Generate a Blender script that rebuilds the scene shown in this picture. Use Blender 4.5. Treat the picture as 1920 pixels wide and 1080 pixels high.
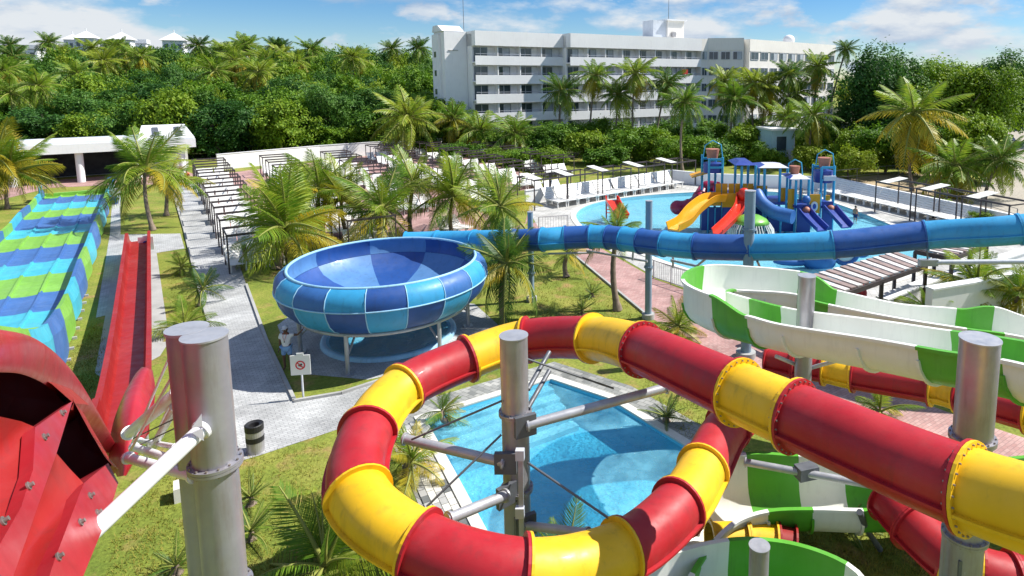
import bpy, bmesh, math, random
from mathutils import Vector, Matrix, Quaternion
for _o in list(bpy.data.objects):
    bpy.data.objects.remove(_o, do_unlink=True)
sc = bpy.context.scene
COL = sc.collection
R = math.radians
rnd = random.Random(11)

# ------------------------------------------------------------------ camera
CAM_H = 11.3            # the photographer stands on the slide tower
FPX, CX, CY = 1200.0, 1150.0, 304.0
TH = math.atan(159 / 1200)
cs, sn = math.cos(TH), math.sin(TH)
cd = bpy.data.cameras.new('camera')
cd.sensor_fit = 'HORIZONTAL'
cd.sensor_width = 36.0
cd.lens = 36.0 * FPX / 1920
cd.shift_x = (960 - CX) / 1920
cd.shift_y = (CY - 540) / 1920
cd.clip_start, cd.clip_end = 0.1, 6000
cam = bpy.data.objects.new('camera', cd)
cam.location = (0, 0, CAM_H)
cam.rotation_euler = (math.pi / 2 - TH, 0, 0)
COL.objects.link(cam)
sc.camera = cam

# ------------------------------------------------------------------ sky, sun, exposure
SUN_AZ = Vector((0.974, 0.225)).normalized()
SUN_EL = R(49)
w = bpy.data.worlds.new('World')
sc.world = w
w.use_nodes = True
nt = w.node_tree
nt.nodes.clear()
def wn(t, **k):
    n = nt.nodes.new(t)
    for a, b in k.items():
        setattr(n, a, b)
    return n
sky = wn('ShaderNodeTexSky', sky_type='NISHITA', sun_disc=False, sun_elevation=SUN_EL,
         sun_rotation=math.atan2(SUN_AZ.x, SUN_AZ.y), altitude=0.0, air_density=1.0, dust_density=0.0, ozone_density=4.0)
tc = wn('ShaderNodeTexCoord')
sep = wn('ShaderNodeSeparateXYZ')
nt.links.new(tc.outputs['Generated'], sep.inputs[0])
def wmath(op, a, b=None, clamp=False):
    n = wn('ShaderNodeMath', operation=op, use_clamp=clamp)
    for i, v in enumerate((a, b)):
        if v is None: continue
        if isinstance(v, (int, float)): n.inputs[i].default_value = v
        else: nt.links.new(v, n.inputs[i])
    return n.outputs[0]
def cloud_noise(scale, zs, loc, det, rough):
    mp = wn('ShaderNodeMapping')
    mp.inputs['Scale'].default_value = (scale, scale, scale * zs)
    mp.inputs['Location'].default_value = loc
    nt.links.new(tc.outputs['Generated'], mp.inputs[0])
    nz = wn('ShaderNodeTexNoise')
    nz.inputs['Scale'].default_value = 1.0
    nz.inputs['Detail'].default_value = det
    nz.inputs['Roughness'].default_value = rough
    nt.links.new(mp.outputs[0], nz.inputs['Vector'])
    return nz.outputs[0]
def cover(fac, lo, hi):
    cr = wn('ShaderNodeValToRGB')
    cr.color_ramp.elements[0].position = lo
    cr.color_ramp.elements[1].position = hi
    nt.links.new(fac, cr.inputs[0])
    return cr.outputs[0]
big = cloud_noise(3.2, 2.8, (1.1, 0.3, 0.2), 9.0, 0.58)       # cloud banks
puf = cloud_noise(11.0, 2.0, (0.4, 5.1, 0.7), 8.0, 0.55)      # small fair-weather cumulus
big_up = cloud_noise(3.2, 2.8, (1.1, 0.3, 0.2 + 0.12), 9.0, 0.58)
mask = wmath('MAXIMUM', cover(big, 0.485, 0.585), wmath('MULTIPLY', cover(puf, 0.555, 0.655), 0.9))
lit = wmath('MULTIPLY_ADD', wmath('SUBTRACT', big, big_up), 3.0)
lit.node.inputs[2].default_value = 0.62
shade = wn('ShaderNodeValToRGB')
shade.color_ramp.elements[0].position = 0.35; shade.color_ramp.elements[0].color = (5.4, 7.0, 9.4, 1)
shade.color_ramp.elements[1].position = 0.75; shade.color_ramp.elements[1].color = (10.2, 10.8, 11.4, 1)
nt.links.new(lit, shade.inputs[0])
hs = wn('ShaderNodeHueSaturation')
hs.inputs['Saturation'].default_value = 1.35
hs.inputs['Value'].default_value = 1.38
nt.links.new(sky.outputs[0], hs.inputs['Color'])
mx = wn('ShaderNodeMix', data_type='RGBA')
nt.links.new(mask, mx.inputs['Factor'])
tint = wn('ShaderNodeMix', data_type='RGBA', blend_type='MULTIPLY')
tint.inputs[0].default_value = 1.0
tint.inputs[7].default_value = (0.86, 0.98, 1.16, 1)
nt.links.new(hs.outputs[0], tint.inputs[6])
nt.links.new(tint.outputs[2], mx.inputs[6])
nt.links.new(shade.outputs[0], mx.inputs[7])
bg = wn('ShaderNodeBackground')
bg.inputs['Strength'].default_value = 0.052
nt.links.new(mx.outputs[2], bg.inputs['Color'])
wo = wn('ShaderNodeOutputWorld')
nt.links.new(bg.outputs[0], wo.inputs[0])

sd = bpy.data.lights.new('sun', 'SUN')
sd.energy = 5.0
sd.angle = R(0.5)
sd.color = (1.0, 0.955, 0.88)
sun = bpy.data.objects.new('sun', sd)
SUN_DIR = Vector((SUN_AZ.x * math.cos(SUN_EL), SUN_AZ.y * math.cos(SUN_EL), math.sin(SUN_EL)))
sun.rotation_euler = (-SUN_DIR).to_track_quat('-Z', 'Y').to_euler()
sun.location = (60, 10, 60)
COL.objects.link(sun)

vs = sc.view_settings
vs.view_transform = 'Standard'
vs.look = 'None'
vs.exposure = 0.55
vs.gamma = 1.0
sc.render.engine = 'CYCLES'
sc.cycles.max_bounces = 6
sc.cycles.diffuse_bounces = 2
sc.cycles.glossy_bounces = 3
sc.cycles.transparent_max_bounces = 8
sc.cycles.caustics_reflective = False
sc.cycles.caustics_refractive = False

# ------------------------------------------------------------------ measuring: photo pixel (1920x1080) -> place
CAMP = Vector((0, 0, CAM_H))
def ray(px, py):
    u = (px - CX) / FPX
    v = (py - CY) / FPX
    return Vector((u, cs - v * sn, -sn - v * cs))
def G(px, py, z=0.0):          # point on the horizontal plane at height z
    r = ray(px, py)
    t = (z - CAM_H) / r.z
    return Vector((r.x * t, r.y * t, z))
def A(px, py, t):              # point at axial depth t
    return CAMP + ray(px, py) * t
def PL(px, py, n, p0):         # point on the plane through p0 with normal n
    r = ray(px, py)
    return CAMP + r * (n.dot(p0 - CAMP) / n.dot(r))
DA = Vector((-0.585, 0.811, 0)).normalized()      # the park's two main directions
DB = Vector((0.811, 0.585, 0)).normalized()
UP = Vector((0, 0, 1))

# ------------------------------------------------------------------ materials
def new_mat(name):
    m = bpy.data.materials.new(name)
    m.use_nodes = True
    n = m.node_tree
    n.nodes.clear()
    out = n.nodes.new('ShaderNodeOutputMaterial')
    return m, n, out
def N(n, t, **k):
    x = n.nodes.new(t)
    for a, b in k.items():
        if a.startswith('i_'):
            x.inputs[a[2:].replace('_', ' ')].default_value = b
        else:
            setattr(x, a, b)
    return x
def ramp(n, fac, stops):
    c = N(n, 'ShaderNodeValToRGB')
    e = c.color_ramp.elements
    while len(e) < len(stops): e.new(0.5)
    for i, (p, col) in enumerate(stops):
        e[i].position = p
        e[i].color = (*col, 1)
    n.links.new(fac, c.inputs[0])
    return c.outputs[0]
def noise_tex(n, scale, detail=4.0, rough=0.55, obj=False, vec=None):
    t = N(n, 'ShaderNodeTexNoise')
    t.inputs['Scale'].default_value = scale
    t.inputs['Detail'].default_value = detail
    t.inputs['Roughness'].default_value = rough
    if vec is None:
        g = N(n, 'ShaderNodeNewGeometry') if not obj else N(n, 'ShaderNodeTexCoord')
        vec = g.outputs['Position'] if not obj else g.outputs['Object']
    n.links.new(vec, t.inputs['Vector'])
    return t.outputs[0]
def mixc(n, fac, a, b, blend='MIX'):
    m = N(n, 'ShaderNodeMix', data_type='RGBA', blend_type=blend)
    for i, v in ((0, fac), (6, a), (7, b)):
        if isinstance(v, (int, float)): m.inputs[i].default_value = v
        elif isinstance(v, tuple): m.inputs[i].default_value = (*v, 1) if len(v) == 3 else v
        else: n.links.new(v, m.inputs[i])
    return m.outputs[2]
def bump(n, height, strength=0.3, dist=0.02):
    b = N(n, 'ShaderNodeBump')
    b.inputs['Strength'].default_value = strength
    b.inputs['Distance'].default_value = dist
    n.links.new(height, b.inputs['Height'])
    return b.outputs[0]
def surf(name, col, rough=0.5, var=0.12, vscale=1.2, metal=0.0, coat=0.0, grime=0.0, fine=0.0, obj=True, bumps=0.0, spec=0.5, fade=0.0, gcol=None):
    """plain weathered surface: colour drifting a little, optional rain streaks / dirt and fine grain"""
    m, n, out = new_mat(name)
    p = N(n, 'ShaderNodeBsdfPrincipled')
    dark = tuple(c * (1 - var) for c in col)
    lite = tuple(min(1, c * (1 + var * 0.8) + 0.006) for c in col)
    nz = noise_tex(n, vscale, 5, 0.6, obj=False)
    c = ramp(n, nz, [(0.3, dark), (0.7, lite)])
    if fade:
        fz = ramp(n, noise_tex(n, 0.55, 7, 0.68), [(0.48, (0, 0, 0)), (0.78, (fade,) * 3)])
        c = mixc(n, fz, c, tuple(x * 0.82 + 0.10 for x in col))
    if fine:
        c = mixc(n, fine, c, ramp(n, noise_tex(n, 40, 3, 0.7), [(0.3, (0.35, 0.35, 0.35)), (0.7, (1, 1, 1))]), 'MULTIPLY')
    if grime:
        g = N(n, 'ShaderNodeNewGeometry')
        mp = N(n, 'ShaderNodeMapping')
        mp.inputs['Scale'].default_value = (3.2, 3.2, 0.45)
        n.links.new(g.outputs['Position'], mp.inputs[0])
        s = noise_tex(n, 1.6, 6, 0.65, vec=mp.outputs[0])
        s = ramp(n, s, [(0.52, (0, 0, 0)), (0.72, (grime,) * 3)])
        c = mixc(n, s, c, gcol or tuple(x * 0.45 + 0.02 for x in col))
    n.links.new(c, p.inputs['Base Color'])
    r = ramp(n, noise_tex(n, vscale * 3.1, 4, 0.6), [(0.3, (max(0.03, rough * 0.75),) * 3), (0.7, (min(1, rough * 1.3),) * 3)])
    n.links.new(r, p.inputs['Roughness'])
    p.inputs['Metallic'].default_value = metal
    p.inputs['Coat Weight'].default_value = coat
    p.inputs['Coat Roughness'].default_value = 0.12
    p.inputs['Specular IOR Level'].default_value = spec
    if bumps:
        n.links.new(bump(n, noise_tex(n, 25, 4, 0.6), bumps, 0.01), p.inputs['Normal'])
    n.links.new(p.outputs[0], out.inputs[0])
    return m
def glassfibre(name, col):
    return surf(name, col, rough=0.46, var=0.12, vscale=0.9, coat=0.03, grime=0.46, bumps=0.06, spec=0.4, fade=0.38)

M = {}
M['red'] = glassfibre('red_fibreglass', (0.42, 0.012, 0.020))
M['yellow'] = glassfibre('yellow_fibreglass', (0.86, 0.50, 0.010))
M['orange_lip'] = glassfibre('orange_flange', (0.72, 0.26, 0.006))
M['scarlet'] = glassfibre('scarlet_fibreglass', (0.32, 0.012, 0.010))
M['navy'] = glassfibre('royal_blue_fibreglass', (0.016, 0.075, 0.29))
M['sky'] = glassfibre('cyan_fibreglass', (0.035, 0.32, 0.60))
M['midblue'] = glassfibre('mid_blue_fibreglass', (0.035, 0.14, 0.40))
M['lightrim'] = glassfibre('pale_blue_rim', (0.32, 0.58, 0.78))
M['green'] = glassfibre('green_fibreglass', (0.10, 0.40, 0.03))
M['scarlet_gloss'] = surf('glossy_scarlet_gelcoat', (0.38, 0.012, 0.022), rough=0.38, var=0.15, vscale=1.5, coat=0.08, grime=0.3, fade=0.45)
M['bowl_light'] = glassfibre('pale_bowl_panel', (0.085, 0.22, 0.46))
M['tube_navy'] = glassfibre('deep_blue_tube', (0.022, 0.105, 0.36))
M['basin'] = glassfibre('pale_blue_basin', (0.10, 0.42, 0.64))
M['rod_sunlit'] = surf('sunlit_white_rod', (0.80, 0.81, 0.83), 0.4, 0.05, 2)  # whiter than the other steel, sunlight put into the colour of shaded struts
M['lilac'] = surf('pale_lilac_canopy', (0.56, 0.58, 0.70), 0.5, 0.08, 2)
M['white_fg'] = surf('white_fibreglass', (0.82, 0.83, 0.77), rough=0.42, var=0.05, vscale=0.9, coat=0.05, grime=0.16, spec=0.4)
M['lane_green'] = glassfibre('lime_lane', (0.20, 0.45, 0.06))
M['lane_blue'] = glassfibre('periwinkle_lane', (0.055, 0.15, 0.40))
M['lane_cyan'] = glassfibre('turquoise_lane', (0.06, 0.44, 0.58))
M['steel'] = surf('galvanised_steel', (0.42, 0.43, 0.46), 0.42, 0.14, 2.2, metal=0.35, grime=0.35)
M['steel_warm'] = surf('weathered_steel_pole', (0.34, 0.335, 0.37), 0.38, 0.12, 2.0, metal=0.45, grime=0.5, gcol=(0.20, 0.15, 0.12))
M['steel_dark'] = surf('dark_grey_steel', (0.13, 0.14, 0.16), 0.5, 0.2, 2.0, metal=0.3)
M['white_steel'] = surf('white_painted_steel', (0.60, 0.62, 0.68), 0.35, 0.08, 2.0, grime=0.3)
M['blue_steel'] = surf('blue_grey_steel', (0.20, 0.29, 0.37), 0.45, 0.1, 2.0, grime=0.2)
M['bolt'] = surf('bolt_steel', (0.32, 0.28, 0.26), 0.4, 0.2, 5, metal=0.6)
M['white_wall'] = surf('white_painted_wall', (0.88, 0.88, 0.88), 0.75, 0.04, 0.35, grime=0.14)
M['cream_wall'] = surf('cream_painted_wall', (0.86, 0.83, 0.77), 0.75, 0.05, 0.35, grime=0.15)
M['roof_grey'] = surf('pale_roof', (0.55, 0.60, 0.66), 0.7, 0.1, 0.5, grime=0.3)
M['white_roof'] = surf('white_roof', (0.80, 0.81, 0.83), 0.6, 0.05, 0.4)
M['blue_wall'] = surf('pale_blue_wall', (0.42, 0.60, 0.68), 0.7, 0.08, 0.6, grime=0.3)
M['opening_dark'] = surf('painted_dark_interior', (0.03, 0.03, 0.035), 0.8, 0.3, 0.6)
M['window'] = surf('window_glass', (0.05, 0.075, 0.10), 0.12, 0.5, 0.25, spec=0.8)
M['curtain'] = surf('window_curtain', (0.45, 0.50, 0.54), 0.7, 0.2, 0.8)
M['plastic'] = surf('white_plastic', (0.76, 0.76, 0.74), 0.45, 0.05, 2.0, grime=0.1)
M['dark_frame'] = surf('dark_brown_timber', (0.055, 0.042, 0.045), 0.6, 0.25, 3.0)
M['slat'] = surf('weathered_slats', (0.30, 0.22, 0.20), 0.7, 0.3, 3.0)
M['slat_pale'] = surf('pale_slats', (0.62, 0.58, 0.56), 0.7, 0.15, 3.0)
M['concrete'] = surf('concrete', (0.42, 0.42, 0.41), 0.8, 0.15, 0.8, grime=0.3, fine=0.25)
M['coping'] = surf('white_coping', (0.70, 0.68, 0.62), 0.7, 0.1, 1.5, grime=0.2, fine=0.15)
M['trunk'] = surf('palm_trunk', (0.21, 0.16, 0.12), 0.85, 0.35, 4.0, bumps=0.6)
M['bark'] = surf('tree_bark', (0.13, 0.10, 0.075), 0.9, 0.35, 2.0, bumps=0.6)
M['black'] = surf('black_rubber', (0.012, 0.012, 0.014), 0.5, 0.2, 3)
M['bin_grey'] = surf('brushed_bin', (0.38, 0.37, 0.38), 0.4, 0.2, 3, metal=0.4)
M['sign_white'] = surf('sign_white', (0.80, 0.80, 0.78), 0.5, 0.03, 2)
M['sign_red'] = surf('sign_red', (0.62, 0.03, 0.04), 0.5, 0.05, 2)
M['sign_blue'] = surf('sign_blue', (0.02, 0.08, 0.42), 0.5, 0.05, 2)
M['skin'] = surf('skin', (0.14, 0.07, 0.042), 0.5, 0.1, 6)
M['skin_tan'] = surf('tanned_skin', (0.42, 0.20, 0.12), 0.5, 0.1, 6)
M['hair'] = surf('black_hair', (0.012, 0.010, 0.010), 0.5, 0.2, 6)
M['cloth_white'] = surf('white_shirt', (0.74, 0.75, 0.80), 0.85, 0.06, 5, bumps=0.2)
M['cloth_blue'] = surf('light_blue_shorts', (0.22, 0.40, 0.70), 0.85, 0.08, 5, bumps=0.2)
M['cloth_red'] = surf('red_swimwear', (0.55, 0.04, 0.03), 0.8, 0.1, 5)
M['cloth_orange'] = surf('orange_swimwear', (0.80, 0.22, 0.06), 0.8, 0.1, 5)
M['cloth_navy'] = surf('navy_swimwear', (0.02, 0.04, 0.14), 0.8, 0.1, 5)
M['play_orange'] = surf('orange_panel', (0.80, 0.36, 0.005), 0.4, 0.06, 2, coat=0.2)
M['play_blue'] = surf('turquoise_post', (0.03, 0.36, 0.62), 0.4, 0.08, 2, coat=0.2)
M['play_navy'] = surf('navy_panel', (0.018, 0.05, 0.30), 0.45, 0.12, 1, coat=0.2)
M['play_red'] = surf('bright_red_slide', (0.68, 0.035, 0.012), 0.35, 0.06, 2, coat=0.2)
M['maroon'] = surf('maroon_slide', (0.30, 0.008, 0.06), 0.35, 0.08, 2, coat=0.2)
M['bucket'] = surf('terracotta_bucket', (0.42, 0.16, 0.10), 0.5, 0.1, 3)
M['play_green'] = surf('lime_mushroom', (0.16, 0.45, 0.05), 0.4, 0.25, 6, coat=0.2)
M['car_white'] = surf('white_car_paint', (0.75, 0.76, 0.78), 0.2, 0.03, 1, coat=0.6)
M['car_dark'] = surf('dark_car_paint', (0.05, 0.07, 0.12), 0.2, 0.05, 1, coat=0.6)

def ground_mat(name, stops, scale, fine_scale, rough=0.9, bstr=0.5, second=None):
    m, n, out = new_mat(name)
    p = N(n, 'ShaderNodeBsdfPrincipled')
    a = noise_tex(n, scale, 6, 0.62)
    c = ramp(n, a, stops)
    if second:
        f = ramp(n, noise_tex(n, second[0], 5, 0.6), [(second[1], (0, 0, 0)), (second[2], (1, 1, 1))])
        c = mixc(n, f, c, second[3])
    f2 = noise_tex(n, fine_scale, 4, 0.7)
    c = mixc(n, 0.75, c, ramp(n, f2, [(0.28, (0.40, 0.40, 0.36)), (0.62, (1.12, 1.1, 1.02))]), 'MULTIPLY')
    n.links.new(c, p.inputs['Base Color'])
    p.inputs['Roughness'].default_value = rough
    p.inputs['Specular IOR Level'].default_value = 0.2
    n.links.new(bump(n, f2, bstr, 0.06), p.inputs['Normal'])
    n.links.new(p.outputs[0], out.inputs[0])
    return m
M['grass'] = ground_mat('lawn_grass', [(0.28, (0.115, 0.175, 0.028)), (0.5, (0.215, 0.26, 0.045)), (0.72, (0.36, 0.34, 0.085))], 0.30, 9.0,
                        second=(0.9, 0.54, 0.72, (0.38, 0.25, 0.11)))
M['earth'] = ground_mat('sandy_earth', [(0.3, (0.36, 0.28, 0.18)), (0.7, (0.55, 0.45, 0.32))], 0.3, 6.0)
M['road'] = ground_mat('pale_road', [(0.3, (0.38, 0.35, 0.31)), (0.7, (0.50, 0.46, 0.41))], 0.15, 5.0, bstr=0.1)
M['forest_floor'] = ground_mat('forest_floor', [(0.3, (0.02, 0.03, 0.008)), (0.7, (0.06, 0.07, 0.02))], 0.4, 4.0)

def paver_mat(name, c1, c2, mortar, bw=0.22, bh=0.11, ang=0.0, offs=0.5, stain=0.35):
    m, n, out = new_mat(name)
    p = N(n, 'ShaderNodeBsdfPrincipled')
    g = N(n, 'ShaderNodeNewGeometry')
    mp = N(n, 'ShaderNodeMapping')
    mp.inputs['Rotation'].default_value = (0, 0, ang)
    n.links.new(g.outputs['Position'], mp.inputs[0])
    b = N(n, 'ShaderNodeTexBrick')
    b.offset = offs
    b.inputs['Color1'].default_value = (*c1, 1)
    b.inputs['Color2'].default_value = (*c2, 1)
    b.inputs['Mortar'].default_value = (*mortar, 1)
    b.inputs['Scale'].default_value = 1.0
    b.inputs['Mortar Size'].default_value = 0.008
    b.inputs['Brick Width'].default_value = bw
    b.inputs['Row Height'].default_value = bh
    n.links.new(mp.outputs[0], b.inputs['Vector'])
    s = ramp(n, noise_tex(n, 0.5, 6, 0.65), [(0.35, (1 - stain,) * 3), (0.65, (1.05,) * 3)])
    c = mixc(n, 1.0, b.outputs[0], s, 'MULTIPLY')
    n.links.new(c, p.inputs['Base Color'])
    p.inputs['Roughness'].default_value = 0.75
    p.inputs['Specular IOR Level'].default_value = 0.3
    n.links.new(bump(n, b.outputs['Fac'], -0.4, 0.01), p.inputs['Normal'])
    n.links.new(p.outputs[0], out.inputs[0])
    return m
ANG = math.atan2(DB.y, DB.x)
M['pave_grey'] = paver_mat('grey_pavers', (0.44, 0.45, 0.45), (0.55, 0.56, 0.56), (0.26, 0.26, 0.27), 0.24, 0.12, -ANG)
M['pave_pink'] = paver_mat('pink_pavers', (0.46, 0.26, 0.24), (0.56, 0.36, 0.33), (0.30, 0.20, 0.19), 0.24, 0.12, -ANG)
M['deck'] = paver_mat('pale_deck_pavers', (0.46, 0.46, 0.44), (0.58, 0.57, 0.54), (0.30, 0.30, 0.29), 0.4, 0.4, 0.2, 0.0, 0.3)
M['pave_dark'] = paver_mat('grey_block_paving', (0.24, 0.25, 0.24), (0.46, 0.46, 0.43), (0.14, 0.14, 0.13), 0.34, 0.2, 0.6)

def water_mat(name, tint, foam=0.0, rip=5.0, foam_scale=0.6):
    m, n, out = new_mat(name)
    tr = N(n, 'ShaderNodeBsdfTransparent')
    tr.inputs[0].default_value = (*tint, 1)
    gl = N(n, 'ShaderNodeBsdfGlossy')
    gl.inputs['Roughness'].default_value = 0.1
    fr = N(n, 'ShaderNodeFresnel')
    fr.inputs['IOR'].default_value = 1.2
    b = bump(n, noise_tex(n, rip, 6, 0.65), 0.9, 0.12)
    n.links.new(b, gl.inputs['Normal'])
    n.links.new(b, fr.inputs['Normal'])
    mx = N(n, 'ShaderNodeMixShader')
    n.links.new(fr.outputs[0], mx.inputs[0])
    n.links.new(tr.outputs[0], mx.inputs[1])
    n.links.new(gl.outputs[0], mx.inputs[2])
    res = mx.outputs[0]
    if foam:
        df = N(n, 'ShaderNodeBsdfDiffuse')
        df.inputs[0].default_value = (0.26, 0.72, 0.92, 1)
        g = N(n, 'ShaderNodeNewGeometry')
        fm = ramp(n, noise_tex(n, foam_scale, 9, 0.72), [(0.30, (0, 0, 0)), (0.72, (foam,) * 3)])
        m2 = N(n, 'ShaderNodeMixShader')
        n.links.new(fm, m2.inputs[0])
        n.links.new(res, m2.inputs[1])
        n.links.new(df.outputs[0], m2.inputs[2])
        res = m2.outputs[0]
    n.links.new(res, out.inputs[0])
    return m
M['water'] = water_mat('splash_pool_water', (0.72, 0.95, 1.0), 0.55, 7.0, 0.4)
M['water_kids'] = water_mat('shallow_pool_water', (0.80, 0.96, 0.99), 0.2, 3.0, 0.8)
def pool_floor(name, a, b):
    m, n, out = new_mat(name)
    p = N(n, 'ShaderNodeBsdfPrincipled')
    v = N(n, 'ShaderNodeTexVoronoi', feature='DISTANCE_TO_EDGE')
    v.inputs['Scale'].default_value = 1.6
    g = N(n, 'ShaderNodeNewGeometry')
    d = noise_tex(n, 1.2, 4, 0.6)
    va = N(n, 'ShaderNodeVectorMath', operation='ADD')
    n.links.new(g.outputs['Position'], va.inputs[0])
    vm = N(n, 'ShaderNodeCombineXYZ')
    n.links.new(d, vm.inputs[0]); n.links.new(d, vm.inputs[1])
    n.links.new(vm.outputs[0], va.inputs[1])
    n.links.new(va.outputs[0], v.inputs['Vector'])
    c = mixc(n, ramp(n, noise_tex(n, 0.45, 5, 0.6), [(0.3, (0, 0, 0)), (0.7, (1, 1, 1))]), a, b)
    n.links.new(c, p.inputs['Base Color'])
    p.inputs['Roughness'].default_value = 0.6
    n.links.new(p.outputs[0], out.inputs[0])
    return m
M['pool_floor'] = pool_floor('blue_pool_paint', (0.08, 0.56, 0.84), (0.16, 0.68, 0.90))
M['kids_floor'] = pool_floor('pale_blue_pool_paint', (0.24, 0.58, 0.74), (0.36, 0.68, 0.80))

def leaf_mat(name, c0, c1, c2, trans=0.35, rough=0.55):
    """leaves: hue drifts by the tree (object random) and by position, some light passes through"""
    m, n, out = new_mat(name)
    oi = N(n, 'ShaderNodeObjectInfo')
    g = N(n, 'ShaderNodeNewGeometry')
    v = noise_tex(n, 0.9, 3, 0.6)
    ad = N(n, 'ShaderNodeMath', operation='ADD')
    n.links.new(v, ad.inputs[0])
    mu = N(n, 'ShaderNodeMath', operation='MULTIPLY_ADD')
    mu.inputs[1].default_value = 0.5
    mu.inputs[2].default_value = -0.25
    n.links.new(oi.outputs['Random'], mu.inputs[0])
    n.links.new(mu.outputs[0], ad.inputs[1])
    ad2 = N(n, 'ShaderNodeMath', operation='MULTIPLY_ADD')
    ad2.inputs[1].default_value = 0.30
    n.links.new(g.outputs['Random Per Island'], ad2.inputs[0])
    n.links.new(ad.outputs[0], ad2.inputs[2])
    c = ramp(n, ad2.outputs[0], [(0.30, c0), (0.62, c1), (0.95, c2)])
    p = N(n, 'ShaderNodeBsdfPrincipled')
    n.links.new(c, p.inputs['Base Color'])
    p.inputs['Roughness'].default_value = rough
    p.inputs['Specular IOR Level'].default_value = 0.35
    t = N(n, 'ShaderNodeBsdfTranslucent')
    n.links.new(c, t.inputs[0])
    mx = N(n, 'ShaderNodeMixShader')
    mx.inputs[0].default_value = trans
    n.links.new(p.outputs[0], mx.inputs[1])
    n.links.new(t.outputs[0], mx.inputs[2])
    n.links.new(mx.outputs[0], out.inputs[0])
    return m
M['leaf'] = leaf_mat('forest_leaves', (0.055, 0.15, 0.010), (0.14, 0.28, 0.016), (0.26, 0.38, 0.025))
M['leaf_dark'] = leaf_mat('dark_leaves', (0.024, 0.09, 0.016), (0.06, 0.17, 0.024), (0.12, 0.25, 0.03))
M['leaf_lime'] = leaf_mat('lime_leaves', (0.11, 0.21, 0.01), (0.20, 0.32, 0.015), (0.34, 0.41, 0.03))
M['frond'] = leaf_mat('palm_frond_green', (0.085, 0.19, 0.015), (0.19, 0.31, 0.024), (0.36, 0.42, 0.04), 0.35, 0.45)
M['frond_yellow'] = leaf_mat('palm_frond_yellowing', (0.26, 0.27, 0.02), (0.42, 0.36, 0.025), (0.58, 0.42, 0.035), 0.3, 0.45)
M['frond_dark'] = leaf_mat('palm_frond_dark', (0.035, 0.10, 0.016), (0.075, 0.17, 0.02), (0.14, 0.23, 0.025), 0.3, 0.4)
M['grass_blade'] = leaf_mat('grass_blades', (0.12, 0.15, 0.015), (0.24, 0.24, 0.03), (0.36, 0.31, 0.06), 0.3, 0.6)
M['rachis'] = surf('frond_rib', (0.24, 0.26, 0.05), 0.6, 0.2, 4)

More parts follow.
